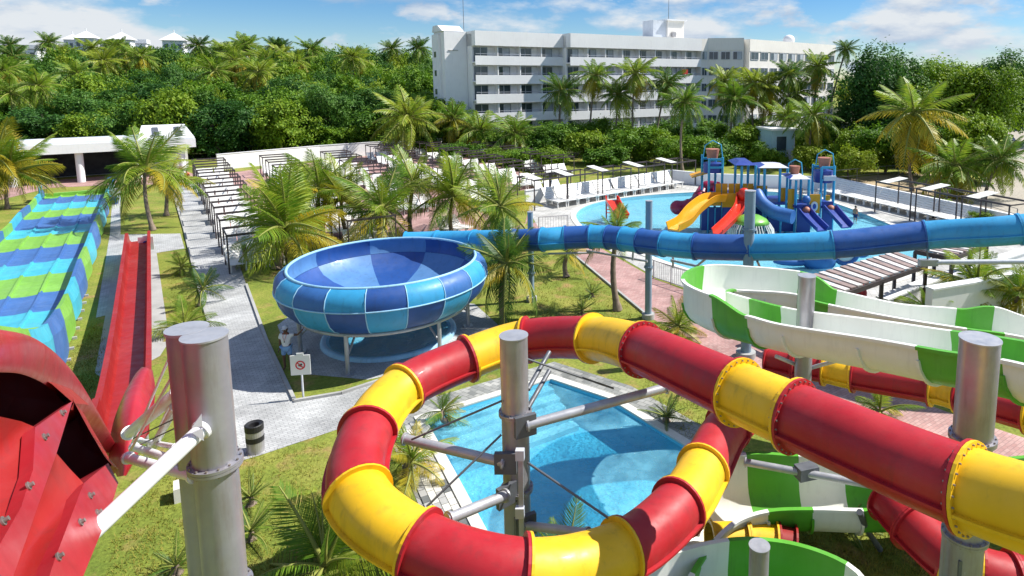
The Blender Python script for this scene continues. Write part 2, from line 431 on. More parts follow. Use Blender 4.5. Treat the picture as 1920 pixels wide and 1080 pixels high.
# ------------------------------------------------------------------ mesh tools
class MB:
    def __init__(s):
        s.v, s.f, s.mi, s.sm, s.mats = [], [], [], [], []
    def m(s, mat):
        mat = M[mat] if isinstance(mat, str) else mat
        if mat not in s.mats: s.mats.append(mat)
        return s.mats.index(mat)
    def add(s, vs, fs, mat, smooth=False):
        o = len(s.v)
        i = s.m(mat)
        s.v += [Vector(p) for p in vs]
        for f in fs:
            s.f.append([o + k for k in f]); s.mi.append(i); s.sm.append(smooth)
    def box(s, c, d, mat, rz=0.0, ax=None):
        c = Vector(c)
        if ax is None:
            X = Vector((math.cos(rz), math.sin(rz), 0)); Y = Vector((-math.sin(rz), math.cos(rz), 0)); Z = UP
        else:
            X, Y, Z = ax
        vs = [c + X * (d[0] / 2 * a) + Y * (d[1] / 2 * b) + Z * (d[2] / 2 * e) for e in (-1, 1) for b in (-1, 1) for a in (-1, 1)]
        s.add(vs, [(0, 2, 3, 1), (4, 5, 7, 6), (0, 1, 5, 4), (2, 6, 7, 3), (0, 4, 6, 2), (1, 3, 7, 5)], mat)
        return s
    def bar(s, p, q, wd, ht, mat):
        p, q = Vector(p), Vector(q)
        X = (q - p).normalized()
        Y = UP.cross(X)
        Y = Y.normalized() if Y.length > 1e-4 else Vector((0, 1, 0))
        Z = X.cross(Y)
        return s.box((p + q) / 2, ((q - p).length, wd, ht), mat, ax=(X, Y, Z))
    def cyl(s, p, q, r, mat, r2=None, n=12, caps=True, smooth=True):
        p, q = Vector(p), Vector(q)
        r2 = r if r2 is None else r2
        X = (q - p).normalized()
        Y = X.orthogonal().normalized()
        Z = X.cross(Y)
        a = [p + (Y * math.cos(2 * math.pi * k / n) + Z * math.sin(2 * math.pi * k / n)) * r for k in range(n)]
        b = [q + (Y * math.cos(2 * math.pi * k / n) + Z * math.sin(2 * math.pi * k / n)) * r2 for k in range(n)]
        s.add(a + b, [(k, (k + 1) % n, n + (k + 1) % n, n + k) for k in range(n)], mat, smooth)
        if caps:
            s.add(a, [tuple(range(n - 1, -1, -1))], mat)
            s.add(b, [tuple(range(n))], mat)
        return s
    def tube(s, pts, rad, mat, n=8, caps=True):
        pts = [Vector(p) for p in pts]
        rs = rad if isinstance(rad, (list, tuple)) else [rad] * len(pts)
        rings = []
        Yp = None
        for i, p in enumerate(pts):
            T = (pts[min(i + 1, len(pts) - 1)] - pts[max(i - 1, 0)]).normalized()
            if Yp is None: Y = T.orthogonal().normalized()
            else:
                Y = Yp - T * Yp.dot(T); Y.normalize()
            Yp = Y
            Z = T.cross(Y)
            rings.append([p + (Y * math.cos(2 * math.pi * k / n) + Z * math.sin(2 * math.pi * k / n)) * rs[i] for k in range(n)])
        s.loft(rings, mat, True, caps)
        return s
    def loft(s, rings, mat, smooth=True, caps=True, closed=True):
        n = len(rings[0])
        vs = [p for r in rings for p in r]
        fs = []
        for i in range(len(rings) - 1):
            for k in range(n if closed else n - 1):
                k2 = (k + 1) % n
                fs.append((i * n + k, i * n + k2, (i + 1) * n + k2, (i + 1) * n + k))
        s.add(vs, fs, mat, smooth)
        if caps and closed:
            s.add(rings[0], [tuple(range(n - 1, -1, -1))], mat)
            s.add(rings[-1], [tuple(range(n))], mat)
        return s
    def prism(s, pts, off, mat, side=None):
        """flat outline pushed along off"""
        off = Vector(off)
        a = [Vector(p) for p in pts]
        b = [p + off for p in a]
        n = len(a)
        s.add(b, [tuple(range(n))], mat)
        s.add(a, [tuple(range(n - 1, -1, -1))], mat)
        s.add(a + b, [(k, (k + 1) % n, n + (k + 1) % n, n + k) for k in range(n)], side or mat)
        return s
    def ellipsoid(s, c, r, mat, nu=12, nv=8):
        c = Vector(c)
        rings = []
        for j in range(nv + 1):
            t = math.pi * j / nv
            t = min(max(t, 0.03), math.pi - 0.03)
            rings.append([c + Vector((r[0] * math.sin(t) * math.cos(2 * math.pi * k / nu), r[1] * math.sin(t) * math.sin(2 * math.pi * k / nu), -r[2] * math.cos(t))) for k in range(nu)])
        s.loft(rings, mat)
        return s
    def mesh(s, name):
        me = bpy.data.meshes.new(name)
        me.from_pydata([tuple(p) for p in s.v], [], s.f)
        for mt in s.mats: me.materials.append(mt)
        me.polygons.foreach_set('material_index', s.mi)
        me.polygons.foreach_set('use_smooth', s.sm)
        me.update()
        return me

def link(name, data, parent=None, loc=None):
    o = bpy.data.objects.new(name, data)
    COL.objects.link(o)
    if parent is not None:
        o.parent = parent
        o.location = -Vector(parent.get('base', (0, 0, 0))) if loc is None else loc
    elif loc is not None:
        o.location = loc
    return o
def tag(o, label=None, cat=None, group=None, kind=None):
    if label: o['label'] = label
    if cat: o['category'] = cat
    if group: o['group'] = group
    if kind: o['kind'] = kind
    return o
def thing(name, label, cat, base=(0, 0, 0), group=None):
    """an Empty at the thing's base; its parts are modelled in world coordinates"""
    e = bpy.data.objects.new(name, None)
    e.empty_display_size = 0.2
    e.location = base
    e['base'] = tuple(base)
    COL.objects.link(e)
    return tag(e, label, cat, group)
def part(name, mb, parent):
    """a part (world coordinates) of a thing or of a part whose own origin is the thing's base"""
    o = bpy.data.objects.new(name, mb.mesh(name) if isinstance(mb, MB) else mb)
    COL.objects.link(o)
    o.parent = parent
    if parent.type == 'EMPTY' and 'base' in parent:
        o.location = -Vector(parent['base'])
    return o
def copy_tree(o, parent=None):
    c = o.copy()
    COL.objects.link(c)
    c.parent = parent
    for ch in o.children:
        copy_tree(ch, c)
    return c
def struct(name, mb, label=None):
    o = bpy.data.objects.new(name, mb.mesh(name) if isinstance(mb, MB) else mb)
    COL.objects.link(o)
    o['kind'] = 'structure'
    if label: o['label'] = label
    return o
def smoothed(ctrl, per=8):
    """Catmull-Rom through control points -> (points, index of each control point)"""
    c = [Vector(p) for p in ctrl]
    pts, idx = [], []
    for i in range(len(c) - 1):
        p0 = c[i - 1] if i > 0 else c[i] * 2 - c[i + 1]
        p1, p2 = c[i], c[i + 1]
        p3 = c[i + 2] if i + 2 < len(c) else c[i + 1] * 2 - c[i]
        idx.append(len(pts))
        for k in range(per):
            t = k / per
            pts.append(0.5 * ((2 * p1) + (p2 - p0) * t + (2 * p0 - 5 * p1 + 4 * p2 - p3) * t * t + (3 * p1 - p0 - 3 * p2 + p3) * t ** 3))
    idx.append(len(pts))
    pts.append(c[-1])
    return pts, idx
def frames(pts):
    fr = []
    for i, p in enumerate(pts):
        T = (pts[min(i + 1, len(pts) - 1)] - pts[max(i - 1, 0)]).normalized()
        S = T.cross(UP)
        S = S.normalized() if S.length > 1e-3 else Vector((1, 0, 0))
        fr.append((p, T, S, S.cross(T)))
    return fr
ORD = ['first', 'second', 'third', 'fourth', 'fifth', 'sixth', 'seventh', 'eighth', 'ninth', 'tenth', 'eleventh', 'twelfth', 'thirteenth',
       'fourteenth', 'fifteenth', 'sixteenth', 'seventeenth', 'eighteenth', 'nineteenth', 'twentieth']
# ================================================================== ground, paths, pools
def fill(loops, mat, z=None):
    """triangulated sheet from one outer loop and holes"""
    bm = bmesh.new()
    es = []
    for lp in loops:
        vs = [bm.verts.new((p[0], p[1], p[2] if z is None else z)) for p in lp]
        es += [bm.edges.new((vs[i], vs[(i + 1) % len(vs)])) for i in range(len(vs))]
    bmesh.ops.triangle_fill(bm, edges=es, use_beauty=True, use_dissolve=False, normal=(0, 0, 1))
    for f in bm.faces:
        if f.normal.z < 0: f.normal_flip()
    me = bpy.data.meshes.new('sheet')
    bm.to_mesh(me)
    bm.free()
    me.materials.append(M[mat])
    return me
def inset(lp, d):
    """outline moved outward by d (loop in either sense)"""
    n = len(lp)
    ar = sum(lp[i].x * lp[(i + 1) % n].y - lp[(i + 1) % n].x * lp[i].y for i in range(n))
    sg = 1 if ar > 0 else -1
    out = []
    for i in range(n):
        a, b, c = lp[i - 1], lp[i], lp[(i + 1) % n]
        e1 = (b - a).normalized(); e2 = (c - b).normalized()
        n1 = Vector((e1.y, -e1.x, 0)) * sg; n2 = Vector((e2.y, -e2.x, 0)) * sg
        h = (n1 + n2)
        h = h / max(0.35, h.length_squared / 2)
        out.append(b + h * d)
    return out
def gl(px, z=0.0):
    return [G(a, b, z) for a, b in px]
def round_loop(lp, per=6):
    n = len(lp)
    res = []
    for i in range(n):
        p0, p1, p2, p3 = lp[i - 1], lp[i], lp[(i + 1) % n], lp[(i + 2) % n]
        for k in range(per):
            t = k / per
            res.append(0.5 * ((2 * p1) + (p2 - p0) * t + (2 * p0 - 5 * p1 + 4 * p2 - p3) * t * t + (3 * p1 - p0 - 3 * p2 + p3) * t ** 3))
    return res

splash_lp = gl([(797, 786), (1033, 712), (1140, 748), (1290, 840), (1400, 915), (1330, 1010), (1180, 1120), (1010, 1130), (915, 1000), (850, 880)])
kids_lp = round_loop(gl([(1080, 404), (1100, 386), (1150, 374), (1220, 366), (1300, 361), (1400, 358), (1500, 365), (1570, 383), (1650, 414),
                         (1735, 452), (1745, 485), (1690, 520), (1560, 542), (1400, 527), (1310, 510), (1230, 484), (1160, 455), (1100, 430)]), 4)
splash_cop = inset(splash_lp, 0.30)
kids_cop = inset(kids_lp, 0.45)

big = [Vector((-1500, -60, 0)), Vector((1500, -60, 0)), Vector((1500, 2500, 0)), Vector((-1500, 2500, 0))]
struct('lawn', fill([big, splash_cop, kids_cop], 'grass', 0.0))

def pool(name, lp, depth, floor, wmat, wl):
    mb = MB()
    top = [p + Vector((0, 0, 0.0)) for p in lp]
    bot = [Vector((p.x, p.y, -depth)) for p in lp]
    n = len(lp)
    mb.add(top + bot, [(k, (k + 1) % n, n + (k + 1) % n, n + k) for k in range(n)], floor)
    b = struct(name + '_basin', mb)
    f = fill([bot], floor)
    o = struct(name + '_floor', f)
    ws = fill([[Vector((p.x, p.y, wl)) for p in inset(lp, -0.01)]], wmat)
    struct(name + '_water', ws)
def coping(name, lp, cop, mat='coping', zt=0.05):
    mb = MB()
    n = len(lp)
    a = [Vector((p.x, p.y, zt)) for p in lp]
    b = [Vector((p.x, p.y, zt)) for p in cop]
    c = [Vector((p.x, p.y, -0.02)) for p in cop]
    d = [Vector((p.x, p.y, -0.02)) for p in lp]
    for r1, r2 in ((a, b), (b, c), (d, a)):
        mb.add(r1 + r2, [(k, (k + 1) % n, n + (k + 1) % n, n + k) for k in range(n)], mat)
    return struct(name, mb)
pool('splash_pool', splash_lp, 1.0, 'pool_floor', 'water', -0.10)
coping('splash_pool_coping', splash_lp, splash_cop)
pool('kids_pool', kids_lp, 0.32, 'kids_floor', 'water_kids', -0.06)
coping('kids_pool_coping', kids_lp, kids_cop)
# entry steps along the far edge of the splash pool
e0, e1 = splash_lp[0], splash_lp[1]
ed = (e1 - e0).normalized()
en = Vector((ed.y, -ed.x, 0))
if (splash_lp[6] - e0).dot(en) < 0: en = -en
for k in range(5):
    mb = MB()
    L0, L1 = 0.25, (e1 - e0).length - 0.1
    a = e0 + ed * L0 + en * (0.0 + 0.42 * k)
    b = e0 + ed * L1 + en * (0.0 + 0.42 * k)
    zt = -0.18 - 0.16 * k
    mb.prism([a + UP * -0.99, b + UP * -0.99, b + en * 0.42 + UP * -0.99, a + en * 0.42 + UP * -0.99], (0, 0, zt + 0.99), 'kids_floor')
    struct('pool_step', mb)

# sheets lying on the lawn, a few millimetres apart
struct('main_path', fill([gl([(318, 345), (372, 335), (430, 440), (462, 535), (500, 640), (552, 752), (640, 737), (716, 712), (800, 690), (860, 700),
                              (800, 760), (735, 760), (640, 803), (490, 853), (446, 866), (430, 740), (395, 620), (367, 520), (345, 430)])], 'pave_grey', 0.008))
struct('bowl_paving', fill([gl([(556, 700), (690, 712), (800, 688), (880, 655), (935, 610), (890, 570), (640, 545), (565, 575), (520, 610)])], 'pave_grey', 0.006))
struct('plaza', fill([gl([(-200, 362), (0, 345), (130, 336), (342, 318), (372, 330), (345, 345), (220, 347), (95, 352), (0, 375), (-200, 395)])], 'pave_pink', 0.010))
struct('slide_walkway', fill([gl([(212, 352), (226, 352), (226, 440), (338, 438), (346, 466), (296, 474), (232, 480), (205, 590), (180, 596), (206, 440)])], 'pave_grey', 0.012))
struct('runout_pad', fill([gl([(228, 466), (292, 462), (306, 560), (318, 640), (300, 668), (205, 720), (178, 700), (214, 500)])], 'concrete', 0.016))
struct('pink_path', fill([gl([(985, 425), (1030, 405), (1075, 425), (1120, 462), (1230, 524), (1325, 560), (1560, 690), (1800, 782), (2100, 880), (2100, 960), (1600, 808), (1400, 692),
                              (1215, 594), (1140, 532), (1075, 478), (1010, 440)])], 'pave_pink', 0.008))
deck_lp = gl([(990, 392), (1010, 428), (1065, 424), (1125, 460), (1232, 522), (1328, 556), (1480, 600), (1640, 640), (2100, 560), (2100, 470), (1840, 420), (1560, 346), (1440, 340), (1255, 333), (1000, 372)])
struct('pool_deck', fill([deck_lp, inset(kids_lp, 0.43)], 'deck', 0.012))
spd = inset(splash_lp, 1.25)
struct('splash_pool_surround', fill([spd, inset(splash_lp, 0.28)], 'pave_dark', 0.012))
struct('sandy_yard', fill([gl([(1560, 338), (1700, 322), (1780, 330), (1905, 400), (1840, 418)])], 'earth', 0.008))
struct('access_road', fill([gl([(1800, 408), (1862, 300), (1880, 250), (1896, 222), (2050, 222), (2100, 260), (2100, 470)])], 'road', 0.012))
struct('sunbed_terrace', fill([gl([(372, 331), (820, 276), (1000, 330), (1000, 380), (985, 425), (900, 452), (640, 470), (452, 480), (430, 440)])], 'pave_pink', 0.004))
for _k, poly in enumerate([[(905, 372), (985, 356), (995, 378), (985, 418), (930, 440)], [(455, 470), (640, 455), (900, 440), (960, 440), (890, 475), (560, 520), (470, 525)]]):
    struct('lawn_patch', fill([gl(poly)], 'grass', 0.016 + 0.002 * _k))
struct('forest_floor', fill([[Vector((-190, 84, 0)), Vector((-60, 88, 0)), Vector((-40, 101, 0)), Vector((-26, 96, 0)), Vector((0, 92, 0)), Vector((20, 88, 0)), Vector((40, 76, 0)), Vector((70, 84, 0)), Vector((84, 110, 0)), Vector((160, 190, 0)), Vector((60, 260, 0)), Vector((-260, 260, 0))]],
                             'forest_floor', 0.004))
# kerbs beside the lawns
def kerb(px, name='kerb', wd=0.12, ht=0.10, mat='concrete'):
    p = gl(px)
    mb = MB()
    for a, b in zip(p, p[1:]):
        mb.bar(a + UP * ht / 2, b + UP * ht / 2, wd, ht, mat)
    return struct(name, mb)
kerb([(320, 347), (345, 430), (367, 520), (395, 620), (430, 740), (446, 866)])
kerb([(1010, 440), (1075, 478), (1140, 532), (1215, 594)])
kerb([(462, 535), (500, 640), (552, 752)])
kerb([(552, 754), (640, 739), (716, 714)])
# real paving blocks round the near corner of the splash pool
def paving_strip(a, b, wdt, off, name):
    d = (b - a); L = d.length; d.normalize()
    nrm = Vector((d.y, -d.x, 0))
    root = bpy.data.objects['splash_pool_surround']
    bw, bh = 0.30, 0.20
    protos = []
    for mt in ('slat_pale', 'concrete', 'steel_dark'):
        mb = MB()
        w2, h2 = bw - 0.018, bh - 0.018
        mb.box((0, 0, 0.0), (w2, h2, 0.05), {'slat_pale': 'coping', 'concrete': 'concrete', 'steel_dark': 'paver_dark'}[mt])
        protos.append(mb.mesh('paver'))
    k = 0
    rows = int(wdt / bh)
    for i in range(int(L / bw)):
        for j in range(rows):
            if k >= 280: return
            c = a + d * ((i + (0.5 if j % 2 else 0.0)) * bw + bw / 2) + nrm * (off + j * bh + bh / 2)
            me = protos[rnd.choice((0, 0, 1, 1, 2))]
            o = bpy.data.objects.new('paver', me)
            COL.objects.link(o)
            o.parent = root
            o.location = (c.x, c.y, 0.018 + rnd.uniform(0, 0.006))
            o.rotation_euler = (0, 0, math.atan2(d.y, d.x))
            k += 1
M['paver_dark'] = surf('dark_grey_paver', (0.15, 0.16, 0.16), 0.8, 0.2, 2.0, fine=0.3)
_a, _b = splash_lp[0], splash_lp[8]
_nm = (_b - _a).normalized(); _nm = Vector((_nm.y, -_nm.x, 0))
if _nm.dot(splash_lp[3] - _a) > 0: _a, _b = _b, _a
paving_strip(_a, _b, 0.9, 0.33, 'paver')

# a low scatter of longer grass tufts over the near lawns
def grass_mass():
    mb = MB()
    gm = mb.m('grass_blade')
    polys = [[(240, 900), (440, 860), (600, 830), (640, 900), (600, 1080), (560, 1180), (180, 1180)],
             [(1180, 690), (1330, 740), (1420, 870), (1700, 900), (1760, 1080), (1300, 1080), (1440, 930), (1290, 830)],
             [(1010, 480), (1080, 490), (1210, 590), (1190, 640), (1010, 640), (950, 600)],
             [(120, 680), (180, 600), (200, 640), (180, 720), (150, 800)], [(310, 480), (365, 530), (390, 620), (420, 740), (330, 660)]]
    dens = [1500, 2000, 1300, 500, 500]
    for poly, cnt in zip(polys, dens):
        xs = [p[0] for p in poly]; ys = [p[1] for p in poly]
        c = 0; tries = 0
        while c < cnt and tries < cnt * 6:
            tries += 1
            x, y = rnd.uniform(min(xs), max(xs)), rnd.uniform(min(ys), max(ys))
            ins = False
            j = len(poly) - 1
            for i in range(len(poly)):
                if (poly[i][1] > y) != (poly[j][1] > y) and x < (poly[j][0] - poly[i][0]) * (y - poly[i][1]) / (poly[j][1] - poly[i][1]) + poly[i][0]:
                    ins = not ins
                j = i
            if not ins: continue
            c += 1
            g = G(x, y)
            for b in range(5):
                a = rnd.uniform(0, 6.28)
                h = rnd.uniform(0.04, 0.11)
                q = g + Vector((rnd.gauss(0, 0.09), rnd.gauss(0, 0.09), 0))
                wv = Vector((math.cos(a), math.sin(a), 0)) * 0.012
                t = q + Vector((math.cos(a + 1.5) * h * 0.6, math.sin(a + 1.5) * h * 0.6, h))
                mb.add([q - wv, q + wv, t], [(0, 1, 2)], 'grass_blade')
    o = link('grass', mb.mesh('grass'))
    tag(o, 'short yellow green grass tufts growing over the near lawns', 'grass', kind='stuff')
grass_mass()
# ================================================================== buildings
def frame_pt(p0, d):
    """local (x along the facade, y into the building, z) -> world"""
    d = d.normalized()
    inn = Vector((-d.y, d.x, 0))
    if inn.dot(p0) < 0: inn = -inn            # away from the camera
    return (lambda x, y, z: Vector((p0.x, p0.y, 0)) + d * x + inn * y + UP * z), d, inn

def hotel():
    SH = 3.03
    NF = 6
    d = Vector((0.84, 0.545, 0)).normalized()
    base = A(890, 62, 100.0); base.z = 0
    h = thing('hotel', 'long white hotel block with rows of balconies behind the palm trees', 'building', base)
    top = SH * NF
    proto = {}
    def shared(key, fn):
        if key not in proto: proto[key] = fn()
        return proto[key]
    def place(name, me, pos, ang, parent):
        o = bpy.data.objects.new(name, me)
        COL.objects.link(o)
        o.parent = parent
        o.location = pos - Vector(h['base'])
        o.rotation_euler = (0, 0, ang)
        return o
    def block(p0, d, length, nb, depth, ztop, kind, wallmat='white_wall'):
        P, dd, inn = frame_pt(p0, d)
        ax = (dd, inn, UP)
        ang = math.atan2(dd.y, dd.x)
        back = 1.5 if kind == 'balcony' else 0.0
        mb = MB()
        mb.box(P(length / 2, back + (depth - back) / 2, ztop / 2), (length, depth - back, ztop), wallmat, ax=ax)
        part('wall', mb, h)
        mb = MB()
        mb.box(P(length / 2, depth / 2 - 0.05, ztop - 0.75), (length, depth + 0.1, 2.3), wallmat, ax=ax)
        part('parapet', mb, h)
        bw = length / nb
        flip = 1 if dd.cross(inn).z > 0 else -1
        for f in range(1, NF):
            z = f * SH - 1.47
            if kind == 'balcony':
                mb = MB()
                mb.box(P(length / 2, 0.07, z + 0.30), (length, 0.14, 1.45), wallmat, ax=ax)
                mb.box(P(length / 2, 0.82, z - 0.02), (length, 1.36, 0.2), wallmat, ax=ax)
                part('balcony', mb, h)
                mb = MB()
                mb.bar(P(0.1, 0.07, z + 1.32), P(length - 0.1, 0.07, z + 1.32), 0.06, 0.06, 'white_steel')
                part('railing', mb, h)
            for b in range(nb):
                if kind == 'balcony':
                    if b:
                        def mk():
                            m_ = MB(); m_.box((0, 0.70 * flip, 0), (0.16, 1.28, SH - 0.35), wallmat); return m_.mesh('partition')
                        place('partition', shared('part' + wallmat, mk), P(b * bw, 0.16, z + SH / 2 + 0.15), ang, h)
                    wx, ww, wh, yy, zz = b * bw + bw * 0.36, bw * 0.60, 2.3, back - 0.03, z + 1.25
                else:
                    wx, ww, wh, yy, zz = b * bw + bw * 0.5, bw * 0.74, 1.45, -0.03, z + 1.75
                dark = rnd.random() < 0.68
                key = 'w%.2f%s%d' % (ww, kind, dark)
                def mkw():
                    m_ = MB()
                    m_.box((0, 0, 0), (ww, 0.05, wh), 'window')
                    if not dark:
                        m_.box((ww * 0.2, -0.035 * flip, 0), (ww * 0.5, 0.012, wh * 0.94), 'curtain')
                    return m_.mesh('window')
                def mkf():
                    m_ = MB()
                    for sx in (-1, 0, 1):
                        m_.box((sx * ww / 2, -0.05 * flip, 0), (0.07, 0.05, wh), 'white_steel')
                    for sz in (-1, 1):
                        m_.box((0, -0.052 * flip, sz * wh / 2), (ww, 0.05, 0.07), 'white_steel')
                    return m_.mesh('window_frame')
                wo_ = place('window', shared(key, mkw), P(wx, yy, zz), ang, h)
                fr_ = bpy.data.objects.new('frame', shared('f%.2f%s' % (ww, kind), mkf))
                COL.objects.link(fr_)
                fr_.parent = wo_
        return P
    inn = Vector((-d.y, d.x, 0))
    # main facade, stepping forward block by block towards the right
    b0 = base
    lenB = 15.6
    PB = block(b0, d, lenB, 4, 14, top, 'balcony')
    c0 = b0 + d * lenB - inn * 2.6
    lenC = 28.5
    PC = block(c0, d, lenC, 8, 16.6, top, 'balcony')
    # stair tower at the left end, set back, with a lean-to roof
    a0 = b0 - d * 3.7 + inn * 3.6
    P, dd, ii = frame_pt(a0, d)
    mb = MB()
    mb.box(P(1.83, 2.6, (top + 0.4) / 2), (3.66, 5.2, top + 0.4), 'white_wall', ax=(dd, ii, UP))
    part('stair_tower', mb, h)
    mb = MB()
    mb.prism([P(-0.3, -0.02, top + 0.4), P(-0.3, 5.2, top + 0.4), P(-0.3, 4.6, top + 1.4), P(-0.3, 2.2, top + 1.4)], dd * 3.6, 'white_roof')
    part('stair_roof', mb, h)
    mb = MB()
    mb.box(P(-0.2, 3.4, top / 2), (0.38, 3.4, top), 'white_wall', ax=(dd, ii, UP))
    part('end_wall', mb, h)
    for zz in (top - 3.2, top - 6.2, top - 9.2):
        mb = MB(); mb.box(P(-0.40, 3.6, zz), (0.05, 1.0, 0.9), 'window', ax=(dd, ii, UP)); part('window', mb, h)
    mb = MB(); mb.box(P(1.4, -0.06, top - 2.6), (1.6, 0.10, 0.12), 'concrete', ax=(dd, ii, UP)); part('ledge', mb, h)
    # corner block turning towards the right
    dE = Vector((0.99, -0.12, 0)).normalized()
    e0 = c0 + d * lenC
    block(e0, d, 1.6, 1, 10, top, 'flat', 'cream_wall')
    e1 = e0 + d * 1.6
    block(e1, dE, 6.8, 3, 10, top + 0.15, 'flat', 'cream_wall')
    # right wing
    dF = Vector((0.72, 0.69, 0)).normalized()
    f0 = e1 + dE * 8.2 + Vector((0, 1.5, 0))
    block(f0, dF, 34, 10, 12, top, 'flat', 'cream_wall')
    q = c0 + d * 24.6 + UP * (top - 1.9 - SH - 0.9); mb = MB(); mb.box(q - inn * 0.03, (1.3, 0.05, 0.9), 'cloth_red', ax=(d, inn, UP)); part('towel', mb, h)
    # lift housing on the roof
    q = c0 + d * 22.0 + inn * 5
    P, dd, ii = frame_pt(q, d)
    mb = MB(); mb.box(P(4.2, 2, top + 2.2), (4.0, 4.2, 3.6), 'cream_wall', ax=(dd, ii, UP)); mb.box(P(4.2, 2, top + 4.06), (4.8, 5.0, 0.25), 'white_roof', ax=(dd, ii, UP)); part('lift_housing', mb, h)
    mb = MB(); mb.box(P(0.6, 2, top + 1.6), (3.2, 3.4, 4.6), 'roof_grey', ax=(dd, ii, UP)); part('plant_room', mb, h)
    mb = MB(); mb.box(P(3.4, -0.4, top + 1.3), (0.9, 0.5, 0.9), 'bin_grey', ax=(dd, ii, UP)); part('air_conditioner', mb, h)
    mb = MB(); mb.cyl(P(4.0, 2, top + 4.1), P(4.0, 2, top + 9.5), 0.06, 'steel_dark', 0.03, 6); part('mast', mb, h)
    mb = MB(); mb.cyl(a0 + d * 4 + inn * 2 + UP * top, a0 + d * 4 + inn * 2 + UP * (top + 9), 0.06, 'steel_dark', 0.03, 6); part('mast', mb, h)
    mb = MB(); mb.ellipsoid(f0 + dF * 16 + Vector((0, 4, top + 1.0)), (1.3, 1.3, 1.2), 'white_roof'); part('water_tank', mb, h)
hotel()

def pavilion(px, py, wpx, t, label, hip=True, group='white roofed hotel towers on the horizon'):
    """far white tower block with a hipped roof, rising above the tree tops"""
    c = A(px, py, t)
    wd = wpx * t / FPX
    e = thing('hotel_tower', label, 'building', (c.x, c.y, 0), group)
    zr = c.z - wd * 0.40
    mb = MB(); mb.box((c.x, c.y, (zr) / 2), (wd * 0.86, wd * 0.86, zr), 'white_wall', 0.4); part('wall', mb, e)
    mb = MB()
    if hip:
        r = [Vector((c.x, c.y, zr)) + Matrix.Rotation(0.4, 3, 'Z') @ Vector((sx * wd * 0.55, sy * wd * 0.55, 0)) for sx, sy in ((-1, -1), (1, -1), (1, 1), (-1, 1))]
        tp = Vector((c.x, c.y, c.z))
        mb.add(r + [tp], [(0, 1, 4), (1, 2, 4), (2, 3, 4), (3, 0, 4), (3, 2, 1, 0)], 'white_roof')
        mb.cyl(tp - UP * 0.3, tp + UP * 0.8, 0.12, 'white_roof', n=6)
    else:
        mb.box((c.x, c.y, zr + 0.7), (wd, wd, 1.2), 'white_roof', 0.4)
    part('roof', mb, e)
    mb2 = MB()
    for sx in (-0.5, 0.0, 0.5):
        m2 = MB()
        q = Vector((c.x, c.y, zr - 1.7)) + Matrix.Rotation(0.4, 3, 'Z') @ Vector((sx * wd * 0.55, -wd * 0.432, 0))
        m2.box(q, (wd * 0.16, 0.1, 1.3), 'window', 0.4); part('window', m2, e)
for a in [(136, 64, 26, 190, 'small white hipped tower at the left of the far rooftops'),
          (161, 58, 34, 185, 'tall white hipped tower, second from left among far rooftops'),
          (228, 60, 36, 185, 'white hipped tower in the middle of the far rooftops'),
          (326, 61, 38, 185, 'rightmost white hipped tower standing alone above the trees')]:
    pavilion(*a)
for a in [(50, 74, 46, 200, 'flat white rooftop far left above the forest', False), (190, 68, 44, 195, 'flat white rooftop between two hipped towers', False),
          (262, 72, 26, 195, 'low white rooftop right of the middle hipped tower', False), (680, 85, 50, 260, 'thin white rooftop on the horizon left of the hotel', False)]:
    pavilion(*a, group='flat white rooftops on the horizon')

def service_building():
    p0 = G(340, 328); d = DB
    P, dd, inn = frame_pt(p0 - d * 30, d)
    L = 31.0
    ax = (dd, inn, UP)
    e = thing('service_building', 'low white service building with flat pale roof behind the racing slide', 'building', p0 - d * 15)
    mb = MB(); mb.box(P(L / 2, 4.6, 3.75), (L + 1.2, 10.4, 0.9), 'roof_grey', ax=ax); part('roof', mb, e)
    mb = MB(); mb.box(P(L / 2 - 3.2, 2.5, 4.32), (L - 6, 4.6, 0.25), 'white_roof', ax=ax); part('roof_panel', mb, e)
    mb = MB(); mb.box(P(L / 2, -0.62, 3.75), (L + 1.3, 0.1, 1.0), 'white_wall', ax=ax); part('fascia', mb, e)
    mb = MB(); mb.box(P(L / 2, 7.6, 1.65), (L, 3.2, 3.3), 'white_wall', ax=ax); part('wall', mb, e)
    for x0, x1 in ((0.5, 4.5), (10.6, 13.2)):
        mb = MB(); mb.box(P((x0 + x1) / 2, 3.2, 1.65), (x1 - x0, 5.4, 3.28), 'white_wall', ax=ax); part('wall', mb, e)
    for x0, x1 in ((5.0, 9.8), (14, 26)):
        mb = MB(); mb.box(P((x0 + x1) / 2, 5.96, 1.5), (x1 - x0, 0.08, 2.9), 'opening_dark', ax=ax); part('opening_panel', mb, e)  # near-black panels on the wall, interior shade put into the colour
    for x in (0.6, 5.3, 10.2, 15.5, 21, 26, 30.2):
        mb = MB(); mb.cyl(P(x, 0.1, 0), P(x, 0.1, 3.32), 0.36 if x > 5 else 0.42, 'white_wall', n=16); part('column', mb, e)
    mb = MB(); mb.prism([P(26.2, -0.4, 4.25), P(31.6, -0.4, 4.25), P(31.0, 8.5, 5.3), P(26.6, 8.5, 5.3)], (0, 0, 0.12), 'white_roof'); part('roof_slope', mb, e)
    for x in (27.6, 29.8):
        mb = MB(); mb.prism([P(x, 1.0, 4.56), P(x + 0.7, 1.0, 4.56), P(x + 0.6, 6.5, 5.21), P(x, 6.5, 5.21)], (0, 0, 0.06), 'steel_dark'); part('skylight', mb, e)
    mb = MB(); mb.box(P(8, 2.0, 4.7), (1.2, 1.0, 0.7), 'bin_grey', ax=ax); part('air_conditioner', mb, e)
service_building()

